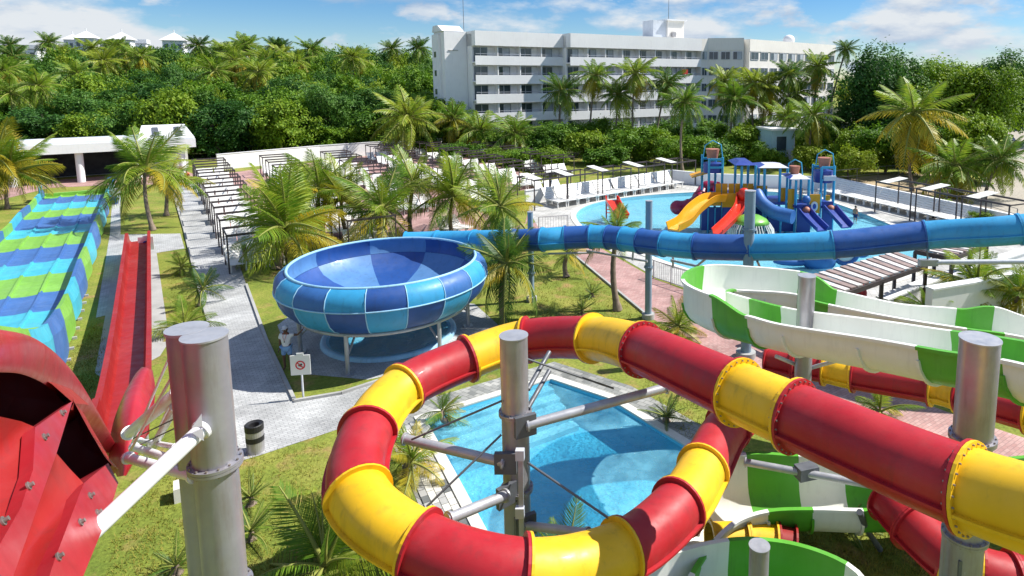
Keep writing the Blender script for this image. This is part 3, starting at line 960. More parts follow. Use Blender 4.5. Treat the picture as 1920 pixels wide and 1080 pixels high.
def kiosk():
    a = G(1446, 312); a.z = 0
    d = Vector((0.97, 0.24, 0))
    P, dd, inn = frame_pt(a, d)
    ax = (dd, inn, UP)
    e = thing('pump_house', 'small pale blue hut among the bushes behind the play pool', 'building', a)
    mb = MB(); mb.box(P(1.6, 2, 2.3), (3.2, 4, 4.6), 'blue_wall', ax=ax); part('wall', mb, e)
    mb = MB(); mb.box(P(1.6, 1.9, 4.72), (3.7, 4.6, 0.24), 'white_roof', ax=ax); part('roof', mb, e)
    mb = MB(); mb.box(P(1.3, -0.05, 2.9), (1.3, 0.12, 1.8), 'window', ax=ax); w_ = part('window', mb, e)
    mb = MB(); mb.box(P(2.5, -0.06, 1.05), (0.9, 0.12, 2.1), 'white_steel', ax=ax); part('door', mb, e)
    mb = MB(); mb.cyl(P(3.1, -0.1, 0), P(3.1, -0.1, 4.6), 0.06, 'white_steel', n=8); part('drainpipe', mb, e)
kiosk()

def low_wall(name, label, px, ht, mat='white_wall', th=0.2, z0=0.0):
    pts = [G(a, b, z0) for a, b in px]
    e = thing(name, label, 'wall', pts[0])
    for a, b in zip(pts, pts[1:]):
        mb = MB()
        mb.bar(a + UP * ht / 2, b + UP * ht / 2, th, ht, mat)
        part('wall_section', mb, e)
        mb = MB()
        mb.bar(a + UP * (ht + 0.04), b + UP * (ht + 0.04), th + 0.1, 0.08, 'white_roof')
        part('wall_cap', mb, e)
    return e
low_wall('boundary_wall', 'white boundary wall behind the loungers left of the play pool', [(985, 384), (1256, 341)], 1.25)
low_wall('boundary_wall', 'white boundary wall behind the play towers', [(1259, 341), (1330, 349), (1440, 352), (1560, 356)], 1.25)
low_wall('boundary_wall', 'white boundary wall along the right side of the play pool', [(1563, 357), (1700, 389), (1850, 424), (2060, 474)], 1.25)
low_wall('boundary_wall', 'white wall behind the sunbed frames at the forest edge', [(408, 319), (600, 299), (830, 281)], 1.9)
low_wall('ramp_wall', 'thick white wall beside the slatted pergola at right', [(1650, 622), (1745, 580), (1935, 512)], 1.5, th=0.5)
low_wall('ramp_wall', 'white terrace wall at the right edge behind the palms', [(1735, 655), (1925, 615)], 2.6, th=0.35)

def rail_fence(name, label, px, ht=1.0, post=2.0, mat='steel_dark', bars=0, rails=(0.5, 1.0)):
    pts = [G(a, b) for a, b in px]
    e = thing(name, label, 'fence', pts[0])
    for a, b in zip(pts, pts[1:]):
        L = (b - a).length
        n = max(1, round(L / post))
        for k in range(n + 1):
            q = a.lerp(b, k / n)
            mb = MB(); mb.cyl(q, q + UP * ht, 0.035, mat, n=6); part('post', mb, e)
        for rr in rails:
            mb = MB(); mb.bar(a + UP * ht * rr, b + UP * ht * rr, 0.035, 0.035, mat); part('rail', mb, e)
        if bars:
            mb = MB()
            nb = int(L / bars)
            for k in range(nb):
                q = a.lerp(b, (k + 0.5) / nb)
                mb.bar(q + UP * ht * 0.08, q + UP * ht, 0.018, 0.018, mat)
            o = part('balusters', mb, e); o['kind'] = 'stuff'
    return e
rail_fence('barrier_fence', 'grey metal railing between the pink path and play pool', [(1225, 522), (1330, 556)], 1.05, 1.6, 'steel', 0.14, (0.08, 1.0))
rail_fence('barrier_fence', 'grey railing above the pink path left of the blue pole', [(1010, 432), (1065, 428)], 1.0, 1.6, 'steel', 0.2, (0.08, 1.0))
rail_fence('yard_fence', 'thin dark fence around the sandy yard at right', [(1565, 346), (1720, 330), (1790, 338)], 1.5, 3.0, 'steel_dark', 0, (0.5, 1.0))
rail_fence('yard_fence', 'dark wire fence along the road at the right', [(1740, 372), (1905, 428)], 1.5, 3.0, 'steel_dark', 0, (0.4, 0.7, 1.0))
# ================================================================== water slides
def tube_slide(name, label, ctrl, r, cols, flanges=None, n=28, per=9, fin=True, base=None, bolts=(), flange_out=0.085):
    pts, idx = smoothed(ctrl, per)
    fr = frames(pts)
    b = Vector(ctrl[-1]) if base is None else Vector(base)
    e = thing(name, label, 'water slide', (b.x, b.y, 0))
    def ring(f, rad, k0=0.0):
        p, T, S, U = f
        return [p + (S * math.cos(2 * math.pi * k / n) + U * math.sin(2 * math.pi * k / n)) * rad for k in range(n)]
    for i in range(len(ctrl) - 1):
        c = cols[i % len(cols)]
        seg = fr[idx[i]:idx[i + 1] + 1]
        mb = MB()
        mb.loft([ring(f, r) for f in seg], c, True, False)
        o = part('tube_section', mb, e)
        if fin:
            for sd in (-1, 1):
                mb = MB()
                rings = []
                for p, T, S, U in seg:
                    a = p + S * (sd * (r - 0.02)) - U * 0.10
                    q = a + S * (sd * 0.085)
                    rings.append([a + U * 0.02, q + U * 0.02, q - U * 0.02, a - U * 0.02])
                mb.loft(rings, c, False, True)
                part('seam_flange', mb, o)
        for f, sg in ((seg[0], 1), (seg[-1], -1)):
            p, T, S, U = f
            mb = MB()
            rr = []
            for off, rad in ((0.004, r - 0.01), (0.004, r + flange_out), (0.05, r + flange_out), (0.05, r - 0.01)):
                rr.append(ring((p + T * (sg * off), T, S, U), rad))
            mb.loft(rr, c, False, False)
            fo = part('flange', mb, o)
        if i in bolts:
            for f, sg in ((seg[0], 1), (seg[-1], -1)):
                p, T, S, U = f
                mb = MB()
                for k in range(26):
                    a = 2 * math.pi * k / 26
                    q = p + (S * math.cos(a) + U * math.sin(a)) * (r + flange_out * 0.55)
                    mb.cyl(q + T * sg * 0.05, q + T * sg * 0.075, 0.014, 'bolt', n=6)
                o2 = part('bolts', mb, o); o2['kind'] = 'stuff'
    return e, fr, idx

# --- red and yellow tube, one full turn round the centre pole
J = [(2120, 1010, 6.6), (1815, 915, 8.0), (1490, 780, 9.9), (1385, 735, 10.9), (1203, 655, 13.3), (1110, 634, 15.0), (988, 637, 16.0), (878, 672, 15.4), (757, 728, 14.2), (690, 808, 12.7),
     (672, 925, 11.1), (786, 1022, 10.3), (985, 1076, 10.0), (1165, 1036, 11.0), (1272, 950, 12.3), (1318, 880, 13.6), (1365, 800, 15.4), (1440, 745, 17.2)]
ctrl = [A(*j) for j in J]
for i in range(2, len(ctrl)):                       # gravity: it only goes down
    if ctrl[i].z > ctrl[i - 1].z - 0.03: ctrl[i].z = ctrl[i - 1].z - 0.03
ctrl.insert(0, ctrl[0] + (ctrl[0] - ctrl[1]) * 1.6)
RT = 0.50
tube_slide('tube_slide', 'red and yellow enclosed tube slide curling round the centre pole', ctrl, RT,
           ['red', 'yellow', 'red', 'yellow', 'red', 'yellow', 'red', 'yellow', 'red', 'yellow', 'red', 'yellow', 'red', 'yellow', 'red', 'yellow', 'red', 'red'],
           bolts=(0, 1, 2, 3, 4), per=10)
# --- second red and yellow tube, under the green and white flume
ctrl2 = [G(1440, 674, 3.2), G(1490, 684, 3.25), G(1545, 692, 3.3), G(1600, 704, 3.35), G(1745, 728, 3.5), G(1800, 742, 3.6), G(1930, 778, 3.8), G(2080, 820, 4.0), G(2500, 930, 4.5)]
tube_slide('tube_slide', 'red and yellow tube slide passing below the green and white flume', ctrl2[::-1], 0.37,
           ['red', 'yellow', 'red', 'yellow', 'red', 'yellow', 'red', 'red'], per=7)
# --- its lower turn in the bottom right corner
ctrl3 = [G(1668, 935, 1.9), G(1712, 985, 1.8), G(1785, 1052, 1.65), G(1835, 1075, 1.6), G(1900, 1092, 1.55), G(2000, 1095, 1.5), G(2300, 1080, 1.3)]
tube_slide('tube_slide', 'short red and yellow tube in the bottom right corner near the steel bracket', ctrl3, 0.5,
           ['red', 'red', 'yellow', 'red', 'red', 'yellow'], per=7)
ctrl4 = [G(1330, 1018, 0.9), G(1400, 1016, 0.85), G(1456, 1022, 0.8), G(1490, 1030, 0.75)]
tube_slide('tube_slide', 'low yellow tube with red end on the grass under the flume', ctrl4, 0.42, ['yellow', 'yellow', 'scarlet'], per=5)

# --- blue tube feeding the bowl
JB = [(2120, 398, 6.6), (1912, 430, 5.9), (1735, 441, 5.35), (1562, 459, 4.85), (1408, 464, 4.5), (1304, 462, 4.3), (1245, 457, 4.2), (1202, 452, 4.12), (1170, 448, 4.06), (1141, 445, 4.0),
      (1108, 444, 3.95), (1060, 446, 3.85), (1018, 449, 3.78), (960, 451, 3.5), (890, 452, 3.15), (820, 453, 2.95), (760, 455, 2.9)]
ctrlb = [G(*j) for j in JB]
ctrlb.insert(0, ctrlb[0] + (ctrlb[0] - ctrlb[1]) * 2.2)
tube_slide('blue_tube_slide', 'long two tone blue tube slide crossing over to the bowl', ctrlb, 0.535,
           ['tube_navy', 'sky', 'sky', 'tube_navy', 'sky', 'tube_navy', 'sky', 'tube_navy', 'sky', 'tube_navy', 'sky', 'tube_navy', 'sky', 'tube_navy', 'sky', 'sky', 'sky'], per=7, flange_out=0.05)

# --- blue bowl
def bowl():
    c = A(722, 495, 27.5)
    KB = 0.955
    cx, cy = c.x, c.y
    e = thing('bowl_slide', 'large two tone blue bowl slide on short steel legs', 'water slide', (cx, cy, 0))
    NP = 18
    def pt(a, rz): return Vector((cx + KB * rz[0] * math.cos(a), cy + KB * rz[0] * math.sin(a), rz[1]))
    rowA = [(4.03, 3.52), (4.24, 3.42), (4.42, 3.2), (4.50, 2.95), (4.49, 2.78)]
    rowB = [(4.48, 2.74), (4.40, 2.45), (4.22, 2.1), (3.95, 1.82), (3.65, 1.66)]
    inA = [(3.93, 3.52), (3.98, 3.3), (3.98, 3.05), (3.90, 2.86)]
    inB = [(3.89, 2.85), (3.6, 2.5), (3.0, 2.22), (2.0, 1.98), (1.1, 1.86), (0.5, 1.82)]
    def panel(row, k, npan, mat, nm, gap=0.0):
        mb = MB()
        a0, a1 = 2 * math.pi * k / npan, 2 * math.pi * (k + 1) / npan
        st = 6
        rings = [[pt(a0 + (a1 - a0) * j / st, rz) for rz in row] for j in range(st + 1)]
        mb.loft(rings, mat, True, False, closed=False)
        return part(nm, mb, e)
    seq = ['navy', 'sky', 'midblue', 'sky', 'navy', 'sky']
    for k in range(NP):
        cA = 'sky' if k % 2 else ('navy' if k % 4 else 'midblue')
        cB = 'navy' if k % 2 else 'sky'
        panel(rowA, k, NP, cA, 'outer_panel')
        panel(rowB, k, NP, cB, 'lower_panel')
        # raised joint between panels
        for row in (rowA, rowB):
            mb = MB()
            a0 = 2 * math.pi * k / NP
            mb.tube([pt(a0, (rz[0] + 0.01, rz[1])) for rz in row], 0.022, 'lightrim', n=5)
            part('panel_joint', mb, e)
    for k in range(9):
        panel(inA, k, 9, 'navy' if k % 2 else 'bowl_light', 'inner_panel')
        panel(inB, k, 9, 'bowl_light' if k % 2 else 'navy', 'floor_panel')
    def hoop(rad, z, th, mat, nm, n=72):
        mb = MB()
        rings = []
        for k in range(n + 1):
            a = 2 * math.pi * k / n
            d = Vector((math.cos(a), math.sin(a), 0))
            o = Vector((cx, cy, z)) + d * rad * KB
            rings.append([o + d * (th * math.cos(q)) + UP * (th * math.sin(q)) for q in [i * math.pi / 4 for i in range(8)]])
        mb.loft(rings, mat, True, False)
        return part(nm, mb, e)
    hoop(3.98, 3.53, 0.06, 'lightrim', 'rim')
    hoop(4.50, 2.76, 0.030, 'lightrim', 'belt')
    hoop(3.60, 1.58, 0.085, 'steel', 'support_ring')
    mb = MB()
    mb.loft([[pt(2 * math.pi * k / 36, rz) for k in range(36)] for rz in ((3.6, 1.65), (2.2, 1.5), (0.6, 1.4))], 'midblue', True, False)
    part('underside', mb, e)
    for k in range(6):
        a = 2 * math.pi * (k + 0.4) / 6
        d = Vector((math.cos(a), math.sin(a), 0))
        p = Vector((cx, cy, 0)) + d * 3.62 * KB
        mb = MB(); mb.cyl(p, p + UP * 1.6, 0.085, 'steel', n=12); mb.box(p + UP * 0.02, (0.4, 0.4, 0.04), 'steel', a)
        part('leg', mb, e)
        mb = MB(); mb.cyl(p + UP * 0.7, p + d * -0.9 + UP * 1.5, 0.045, 'steel', n=8); part('brace', mb, e)
    # platform slats where the tube enters
    return e, c
BOWL, BC = bowl()
def catch_pool():
    c = G(732, 628, 0.0)
    e = thing('catch_pool', 'round blue splash dish on the ground under the bowl', 'pool', (c.x, c.y, 0))
    def lath(pr, mat, nm, n=48):
        mb = MB()
        mb.loft([[Vector((c.x + r * math.cos(2 * math.pi * k / n), c.y + r * math.sin(2 * math.pi * k / n), z)) for k in range(n)] for r, z in pr], mat, True, False)
        return part(nm, mb, e)
    lath([(2.85, 0.02), (2.82, 0.15), (2.70, 0.19), (2.6, 0.15)], 'lightrim', 'rim')
    lath([(2.6, 0.15), (2.3, 0.07), (1.0, 0.04), (0.02, 0.03)], 'basin', 'dish')
    mb = MB()
    mb.add([Vector((c.x + 2.52 * math.cos(2 * math.pi * k / 48), c.y + 2.52 * math.sin(2 * math.pi * k / 48), 0.12)) for k in range(48)], [tuple(range(48))], 'water')
    part('water', mb, e)
catch_pool()

# --- open flumes
def flume(name, label, ctrl, cols, wR=0.60, hl=0.28, hr=0.28, per=8, walls=None, lip=0.11, base=None):
    """open half pipe; walls = {control index: (extra left, extra right)} for the raised walls on bends"""
    pts, idx = smoothed(ctrl, per)
    fr = frames(pts)
    b = Vector(ctrl[-1]) if base is None else base
    e = thing(name, label, 'water slide', (b.x, b.y, 0))
    ex = []
    for i in range(len(pts)):
        k = i / per
        k0 = min(int(k), len(ctrl) - 1); k1 = min(k0 + 1, len(ctrl) - 1); t = k - int(k)
        t = t * t * (3 - 2 * t)
        w0 = (walls or {}).get(k0, (0, 0)); w1 = (walls or {}).get(k1, (0, 0))
        ex.append((w0[0] * (1 - t) + w1[0] * t, w0[1] * (1 - t) + w1[1] * t))
    NA = 9
    def prof(i):
        p, T, S, U = fr[i]
        L, Rr = hl + ex[i][0], hr + ex[i][1]
        inner, outer = [], []
        for j in range(NA + 1):
            a = math.pi * j / NA
            inner.append((-wR * math.cos(a), -wR * 0.95 * math.sin(a)))
            outer.append((-(wR + 0.035) * math.cos(a), -(wR * 0.95 + 0.035) * math.sin(a)))
        lo = [(-wR, L)] + inner + [(wR, Rr), (wR + lip, Rr), (wR + lip, Rr - 0.07), (wR + 0.035, Rr - 0.07)] + outer[::-1] + [(-wR - 0.035, L - 0.07), (-wR - lip, L - 0.07), (-wR - lip, L)]
        return [p + S * s + U * u for s, u in lo]
    for i in range(len(ctrl) - 1):
        mb = MB()
        rings = [prof(q) for q in range(idx[i], idx[i + 1] + 1)]
        mb.loft(rings, cols[i % len(cols)], True, False)
        o = part('flume_section', mb, e)
        # joint flange on the outside
        q = idx[i]
        p, T, S, U = fr[q]
        mb = MB()
        rg = []
        for off in (-0.03, 0.03):
            rg.append([p + T * off + S * (-(wR + 0.09) * math.cos(math.pi * j / 14)) + U * (-(wR * 0.95 + 0.09) * math.sin(math.pi * j / 14)) for j in range(15)] +
                      [p + T * off + S * (-(wR + 0.02) * math.cos(math.pi * (14 - j) / 14)) + U * (-(wR * 0.95 + 0.02) * math.sin(math.pi * (14 - j) / 14)) for j in range(15)])
        mb.loft(rg, cols[i % len(cols)], False, True)
        part('joint_flange', mb, o)
    for m_ in [o.data for o in e.children if o.name.startswith('flume_section')]:
        m_.set_sharp_from_angle(angle=R(40))
    return e
GW = ['white_fg', 'green', 'white_fg', 'green', 'white_fg', 'green', 'white_fg']
cg = [G(2900, 950, 7.4), G(2180, 760, 6.6), G(1925, 690, 6.2), G(1755, 660, 5.9), G(1640, 640, 5.65), G(1500, 618, 5.3), G(1435, 605, 5.1), G(1372, 590, 4.95), G(1322, 568, 4.75), G(1345, 549, 4.55), G(1420, 549, 4.4),
      G(1496, 556, 4.25), G(1560, 574, 4.15), G(1680, 598, 4.05), G(1800, 617, 3.95), G(1870, 626, 3.9), G(1950, 640, 3.85), G(2150, 675, 3.8), G(2700, 790, 3.6)]
flume('open_flume', 'upper green and white open flume making a hairpin turn at right', cg,
      ['white_fg', 'white_fg', 'green', 'white_fg', 'white_fg', 'white_fg', 'green', 'white_fg', 'green', 'white_fg', 'white_fg', 'green', 'white_fg', 'white_fg', 'green', 'white_fg', 'white_fg', 'green'],
      walls={6: (0.05, 0), 7: (0.38, 0.05), 8: (0.42, 0.05), 9: (0.45, 0), 10: (0.40, 0), 11: (0.38, 0), 12: (0.05, 0), 14: (0.12, 0), 15: (0.32, 0), 16: (0.15, 0)}, per=8)
cl = [G(2700, 840, 1.75), G(2000, 905, 1.55), G(1800, 925, 1.5), G(1690, 935, 1.45), G(1600, 938, 1.4), G(1510, 936, 1.35), G(1420, 940, 1.3), G(1345, 962, 1.22), G(1290, 1005, 1.15), G(1240, 1070, 1.1), G(1190, 1160, 1.0), G(1150, 1260, 0.95)]
flume('open_flume', 'lower green and white open flume curving above the grass', cl,
      ['white_fg', 'green', 'white_fg', 'green', 'white_fg', 'green', 'white_fg', 'white_fg', 'green', 'white_fg', 'green'],
      walls={4: (0, 0.1), 5: (0, 0.4), 6: (0, 0.5), 7: (0, 0.5), 8: (0, 0.4), 9: (0, 0.3)}, per=8, wR=0.66)
cm = [G(1215, 1190, 1.0), G(1285, 1140, 0.97), G(1385, 1112, 0.95), G(1470, 1115, 0.9), G(1555, 1142, 0.86), G(1600, 1200, 0.8)]
flume('open_flume', 'lowest green and white flume at the bottom edge behind a short pole', cm, ['white_fg', 'white_fg', 'green', 'green', 'white_fg'],
      walls={0: (0.35, 0), 1: (0.4, 0), 2: (0.4, 0), 3: (0.4, 0), 4: (0.35, 0)}, per=7)

# --- four lane racing slide
def racer():
    r0 = G(212, 365)
    LN, WL = 4, 1.15
    s_end = 62.0
    e = thing('racing_slide', 'four lane racing slide in lime, turquoise and blue bands', 'water slide', r0)
    toward = -DA
    left = -DB
    def zs(s):
        z = 0.30 + 0.012 * s + 0.055 * math.sin(s * 0.62) * min(1, s / 8)
        if s > 41: z += 0.030 * (s - 41) ** 1.75
        return z
    bands = [(0.0, 1.2, 'lane_green'), (1.2, 5.0, 'lane_blue'), (5.0, 8.6, 'lane_cyan'), (8.6, 13.0, 'lane_green'), (13.0, 17.2, 'lane_blue'), (17.2, 20.6, 'lane_cyan'), (20.6, 25.0, 'lane_green'),
             (25.0, 29.2, 'lane_blue'), (29.2, 33.0, 'lane_cyan'), (33.0, 36.8, 'lane_green'), (36.8, 40.2, 'lane_blue'), (40.2, 43.4, 'lane_cyan'), (43.4, 47.0, 'lane_green'), (47, 51, 'lane_blue'), (51, 56, 'lane_cyan'), (56, 62, 'lane_green')]
    def P(s, x, z): return r0 + toward * s + left * (0.35 + x) + UP * z
    for ln in range(LN):
        x0, x1 = ln * WL, (ln + 1) * WL
        for (a, b, c) in bands:
            jit = 0.12 * math.sin(ln * 2.1 + a)
            a2, b2 = max(0, a + (jit if a > 0 else 0)), b + 0.12 * math.sin(ln * 2.1 + b)
            n = 9
            mb = MB()
            rings = []
            for k in range(n + 1):
                s = a2 + (b2 - a2) * k / n
                z = zs(s)
                row = []
                for (xx, dz) in ((0.0, 0.11), (0.05, 0.11), (0.08, 0.02), (0.25, 0.0), (0.575, -0.02), (0.90, 0.0), (1.07, 0.02), (1.10, 0.11), (1.15, 0.11)):
                    row.append(P(s, x0 + xx, z + dz))
                rings.append(row)
            mb.loft(rings, c, False, False, closed=False)
            part('lane_panel', mb, e)
    # outer side walls
    for sd in (0, 1):
        for bi, (a, b, c) in enumerate(bands):
            cc = bands[(bi + 1) % len(bands)][2]
            n = 8
            mb = MB()
            rings = []
            for k in range(n + 1):
                s = a + (b - a) * k / n
                z = zs(s)
                bulge = 0.10 * math.sin(math.pi * k / n)
                if sd == 0:
                    rings.append([P(s, 0.0, z), P(s, -0.04, z + 0.62), P(s, -0.2, z + 0.64), P(s, -0.30 - bulge, z + 0.1 + (0 if s < 41 else 0.0)), P(s, -0.36 - bulge, max(0.02, min(0.05, z)) if s < 48 else z - 0.9)])
                else:
                    xw = LN * WL
                    rings.append([P(s, xw + 0.36, 0.05 if s < 48 else z - 0.9), P(s, xw + 0.2, z + 0.64), P(s, xw + 0.04, z + 0.62), P(s, xw, z)])
            mb.loft(rings, cc, False, False, closed=False)
            part('side_wall', mb, e)
    for k in range(13):
        s = 36 + k * 1.35
        mb = MB(); q = P(s, -0.50, 0.05); mb.box(q, (0.16, 0.14, 0.10), 'concrete', math.atan2(left.y, left.x)); part('footing', mb, e)
    for x in (0.4, LN * WL - 0.1):
        pass
    # fixed end stop at the far end
    mb = MB(); mb.bar(P(-0.3, -0.2, 0.32), P(-0.3, LN * WL + 0.2, 0.32), 0.5, 0.5, 'lane_green'); part('end_stop', mb, e)
    for x in (-0.25, LN * WL + 0.25):
        mb = MB(); mb.bar(P(-0.7, x, 0.7), P(1.2, x, 0.7), 0.12, 1.3, 'sky'); part('end_post', mb, e)
    for s in (50, 55, 60):
        for x in (0.2, LN * WL - 0.2):
            mb = MB(); mb.cyl(P(s, x, 0), P(s, x, zs(s) - 0.05), 0.14, 'steel', n=12); part('support_leg', mb, e)
racer()

# --- red speed slide: long run-out, then the steep drop beside the camera
def speed_slide():
    q0 = Vector((-16.8, 21.3, 0))
    def Q(s, z, off=0.0): return q0 - DA * s + DB * off + UP * z
    prof = [(-23.5, 0.85), (-18, 0.85), (-12, 0.9), (-6, 0.98), (-2, 1.12), (2, 1.35), (5, 1.65), (7.0, 2.0), (8.6, 2.5), (9.8, 3.1)]
    W = 0.50
    ctr = [Q(s, z, -0.12) for s, z in prof]
    pts, idx = smoothed(ctr, 6)
    fr = frames(pts)
    e = thing('speed_slide', 'red open speed slide with a steep drop and long straight run-out', 'water slide', Q(-23.5, 0))
    def loop(f, hw, low=0.0):
        p, T, S, U = f
        lp = [(-W, hw), (-W + 0.06, 0.10), (-0.38, -0.02), (0.38, -0.02), (W - 0.06, 0.10), (W, hw), (W + 0.16, hw), (W + 0.16, hw - 0.06), (W + 0.05, hw - 0.06),
              (W + 0.02, 0.0), (0.42, -0.12), (-0.42, -0.12), (-W - 0.02, 0.0), (-W - 0.05, hw - 0.06), (-W - 0.16, hw - 0.06), (-W - 0.16, hw)]
        return [p + S * a + U * b for a, b in lp]
    for i in range(len(ctr) - 1):
        a, b = idx[i], idx[i + 1]
        hw = 0.58 if prof[i][0] < 5 else 0.75
        mb = MB()
        mb.loft([loop(fr[k], hw + (0.0)) for k in range(a, b + 1)], 'scarlet', False, True)
        o = part('chute_section', mb, e)
        if prof[i][0] > 8: continue
        p, T, S, U = fr[a]
        mb = MB()
        lp = [(-W - 0.14, hw - 0.08), (-W - 0.10, -0.05), (-0.45, -0.2), (0.45, -0.2), (W + 0.10, -0.05), (W + 0.14, hw - 0.08), (W + 0.03, hw - 0.08), (W, 0.0), (0.4, -0.1), (-0.4, -0.1), (-W, 0.0), (-W - 0.03, hw - 0.08)]
        mb.loft([[p + T * off + S * x + U * y for x, y in lp] for off in (-0.035, 0.035)], 'scarlet', False, True)
        part('joint_flange', mb, o)
    for s in (-21, -16, -11, -6, -1, 4):
        z = [zz for ss, zz in prof if ss <= s][-1]
        mb = MB()
        for off in (-0.55, 0.3):
            mb.cyl(Q(s, 0, off), Q(s, z - 0.05, off), 0.05, 'steel', n=8)
        mb.bar(Q(s, z - 0.16, -0.6), Q(s, z - 0.16, 0.35), 0.08, 0.08, 'steel')
        part('trestle', mb, e)
    # the big hooded side shell on the drop: a broad lip, a deep shaded recess and bolted outer skins
    arc_o = [(-60, 626), (0, 630), (60, 643), (110, 678), (150, 727), (190, 797), (218, 846), (240, 872)]
    arc_i = [(-60, 692), (0, 690), (50, 697), (95, 722), (130, 760), (165, 812), (192, 858), (212, 884)]
    to = [4.9, 5.4, 6.3, 7.8, 9.3, 11.4, 13.2, 14.6]
    m_o = [A(x, y, t) for (x, y), t in zip(arc_o, to)]
    m_i = [A(x, y, t - 0.35 - 0.012 * t) for (x, y), t in zip(arc_i, to)]
    po, _ = smoothed(m_o, 5); pi_, _ = smoothed(m_i, 5)
    mb = MB()
    rg_ = []
    for a, b in zip(po, pi_):
        m_ = (a + b) / 2; d_ = (b - a); nn = Vector((0.62, -0.35, 0.70)).normalized(); w_ = d_.length / 2; dx_ = d_.normalized(); nn = (nn - dx_ * nn.dot(dx_)).normalized()
        rg_.append([m_ + dx_ * (-w_ * math.cos(math.pi * q / 8)) + nn * (0.13 * math.sin(math.pi * q / 8)) for q in range(9)] + [m_ + dx_ * (w_ * 0.9) - nn * 0.05, m_ - dx_ * (w_ * 0.9) - nn * 0.05])
    mb.loft(rg_, 'scarlet_gloss', True, True)
    lipo = part('hood_lip', mb, e)
    nrm = Vector((0.811, 0.585, 0.38)).normalized()
    p0 = Q(17, 7.15, 0.42)
    def skin(px, sag):                       # moulded shell, hollow between its two flanges
        pts_ = [PL(x, y, nrm, p0) for x, y in px]
        c_ = sum(pts_, Vector()) / len(pts_)
        rings_ = [[c_ + (p - c_) * f_ - nrm * (sag * (1 - f_ ** 3)) for p in pts_] for f_ in (1.0, 0.93, 0.82, 0.66, 0.45, 0.22, 0.02)]
        mb = MB()
        mb.loft([[p - nrm * 0.06 for p in pts_]] + rings_[:1], 'scarlet', False, False)
        mb.loft(rings_, 'scarlet', True, False)
        return part('outer_skin', mb, e)
    def flange_strip(px, th, lift, o, dots):
        pts_ = [PL(x, y, nrm, p0 + nrm * lift) for x, y in px]
        mb = MB(); mb.prism([p - nrm * th for p in pts_], nrm * th, 'scarlet_gloss'); f_ = part('bolted_flange', mb, o)
        for x, y in dots:
            q = PL(x, y, nrm, p0 + nrm * lift)
            mb = MB(); mb.cyl(q, q + nrm * 0.012, 0.036, 'bolt', n=12); mb.cyl(q + nrm * 0.012, q + nrm * 0.04, 0.02, 'bolt', n=6); part('bolt', mb, f_ if False else o)
    A1 = skin([(-140, 770), (-60, 772), (0, 781), (40, 790), (66, 801), (64, 840), (62, 880), (52, 920), (40, 950), (20, 990), (0, 1020), (-60, 1100), (-110, 1330), (-190, 1330), (-160, 1000)], 0.26)
    flange_strip([(66, 801), (136, 752), (106, 850), (25, 1080), (-45, 1330), (-110, 1330), (-60, 1100), (0, 1020), (40, 950), (62, 880)], 0.10, 0.035, A1, ((115, 775), (82, 820), (52, 912), (4, 978), (-30, 1060)))
    A2 = skin([(106, 850), (130, 878), (157, 906), (135, 960), (104, 1045), (82, 1110), (60, 1180), (20, 1330), (-45, 1330), (-10, 1205), (25, 1080), (65, 965)], 0.22)
    flange_strip([(157, 906), (203, 868), (222, 905), (206, 958), (140, 1120), (90, 1330), (20, 1330), (60, 1180), (104, 1045)], 0.30, 0.02, A2, ((168, 930), (150, 980), (108, 1045), (182, 962), (88, 1120)))
    # flared side wall where the drop meets the run-out
    Lf = [A(*q_) for q_ in ((220, 894, 12.4), (204, 856, 12.7), (211, 798, 13.2), (230, 745, 14.0), (252, 704, 15.0), (266, 688, 15.5))]
    Rf = [A(*q_) for q_ in ((233, 892, 12.1), (242, 856, 12.3), (246, 805, 12.8), (256, 754, 13.6), (271, 713, 14.7), (280, 692, 15.3))]
    R2 = [A(*q_) for q_ in ((237, 892, 12.6), (254, 862, 12.8), (273, 818, 13.3), (287, 772, 14.0), (291, 728, 15.0), (286, 694, 15.6))]
    l_, _ = smoothed(Lf, 5); r_s, _ = smoothed(Rf, 5); r_2, _ = smoothed(R2, 5)
    mb = MB()
    fw = Vector((0.55, -0.6, 0.4)).normalized()
    mb.loft([[a, a.lerp(b, 0.33) + fw * 0.10, a.lerp(b, 0.7) + fw * 0.10, b, c, c - fw * 0.05, b - fw * 0.08, a - fw * 0.06] for a, b, c in zip(l_, r_s, r_2)], 'scarlet_gloss', True, True)
    part('flared_wall', mb, e)
    lipo.data.set_sharp_from_angle(angle=R(50))
    # pockets shaped deep to keep the openings between lip and outer skins in shade
    def pocket(px, t0s, deep, grow):
        n_ = len(px)
        mx_, my_ = sum(p[0] for p in px) / n_, sum(p[1] for p in px) / n_
        front = [PL(x, y, nrm, p0 - nrm * 0.10) for x, y in px]
        tb = max((p - CAMP).length for p in front) + deep
        bk = []
        for (x, y) in px:
            r_ = ray(mx_ + (x - mx_) * grow, my_ + (y - my_) * grow)
            bk.append(CAMP + r_ / r_.length * tb)
        cen = sum(bk, Vector()) / n_
        mb = MB()
        mb.add(front + bk, [(k, (k + 1) % n_, n_ + (k + 1) % n_, n_ + k) for k in range(n_)], 'scarlet')
        mb.add(bk + [cen], [(k, (k + 1) % n_, n_) for k in range(n_)], 'scarlet')
        part('recess', mb, e)
    pocket([(-140, 690), (0, 686), (50, 693), (97, 720), (138, 756), (132, 768), (66, 812), (0, 792), (-140, 780)], 0, 1.5, 1.25)
    pocket([(138, 752), (168, 808), (196, 856), (210, 872), (157, 914), (100, 868), (126, 790)], 0, 1.4, 1.25)
    return e
speed_slide()

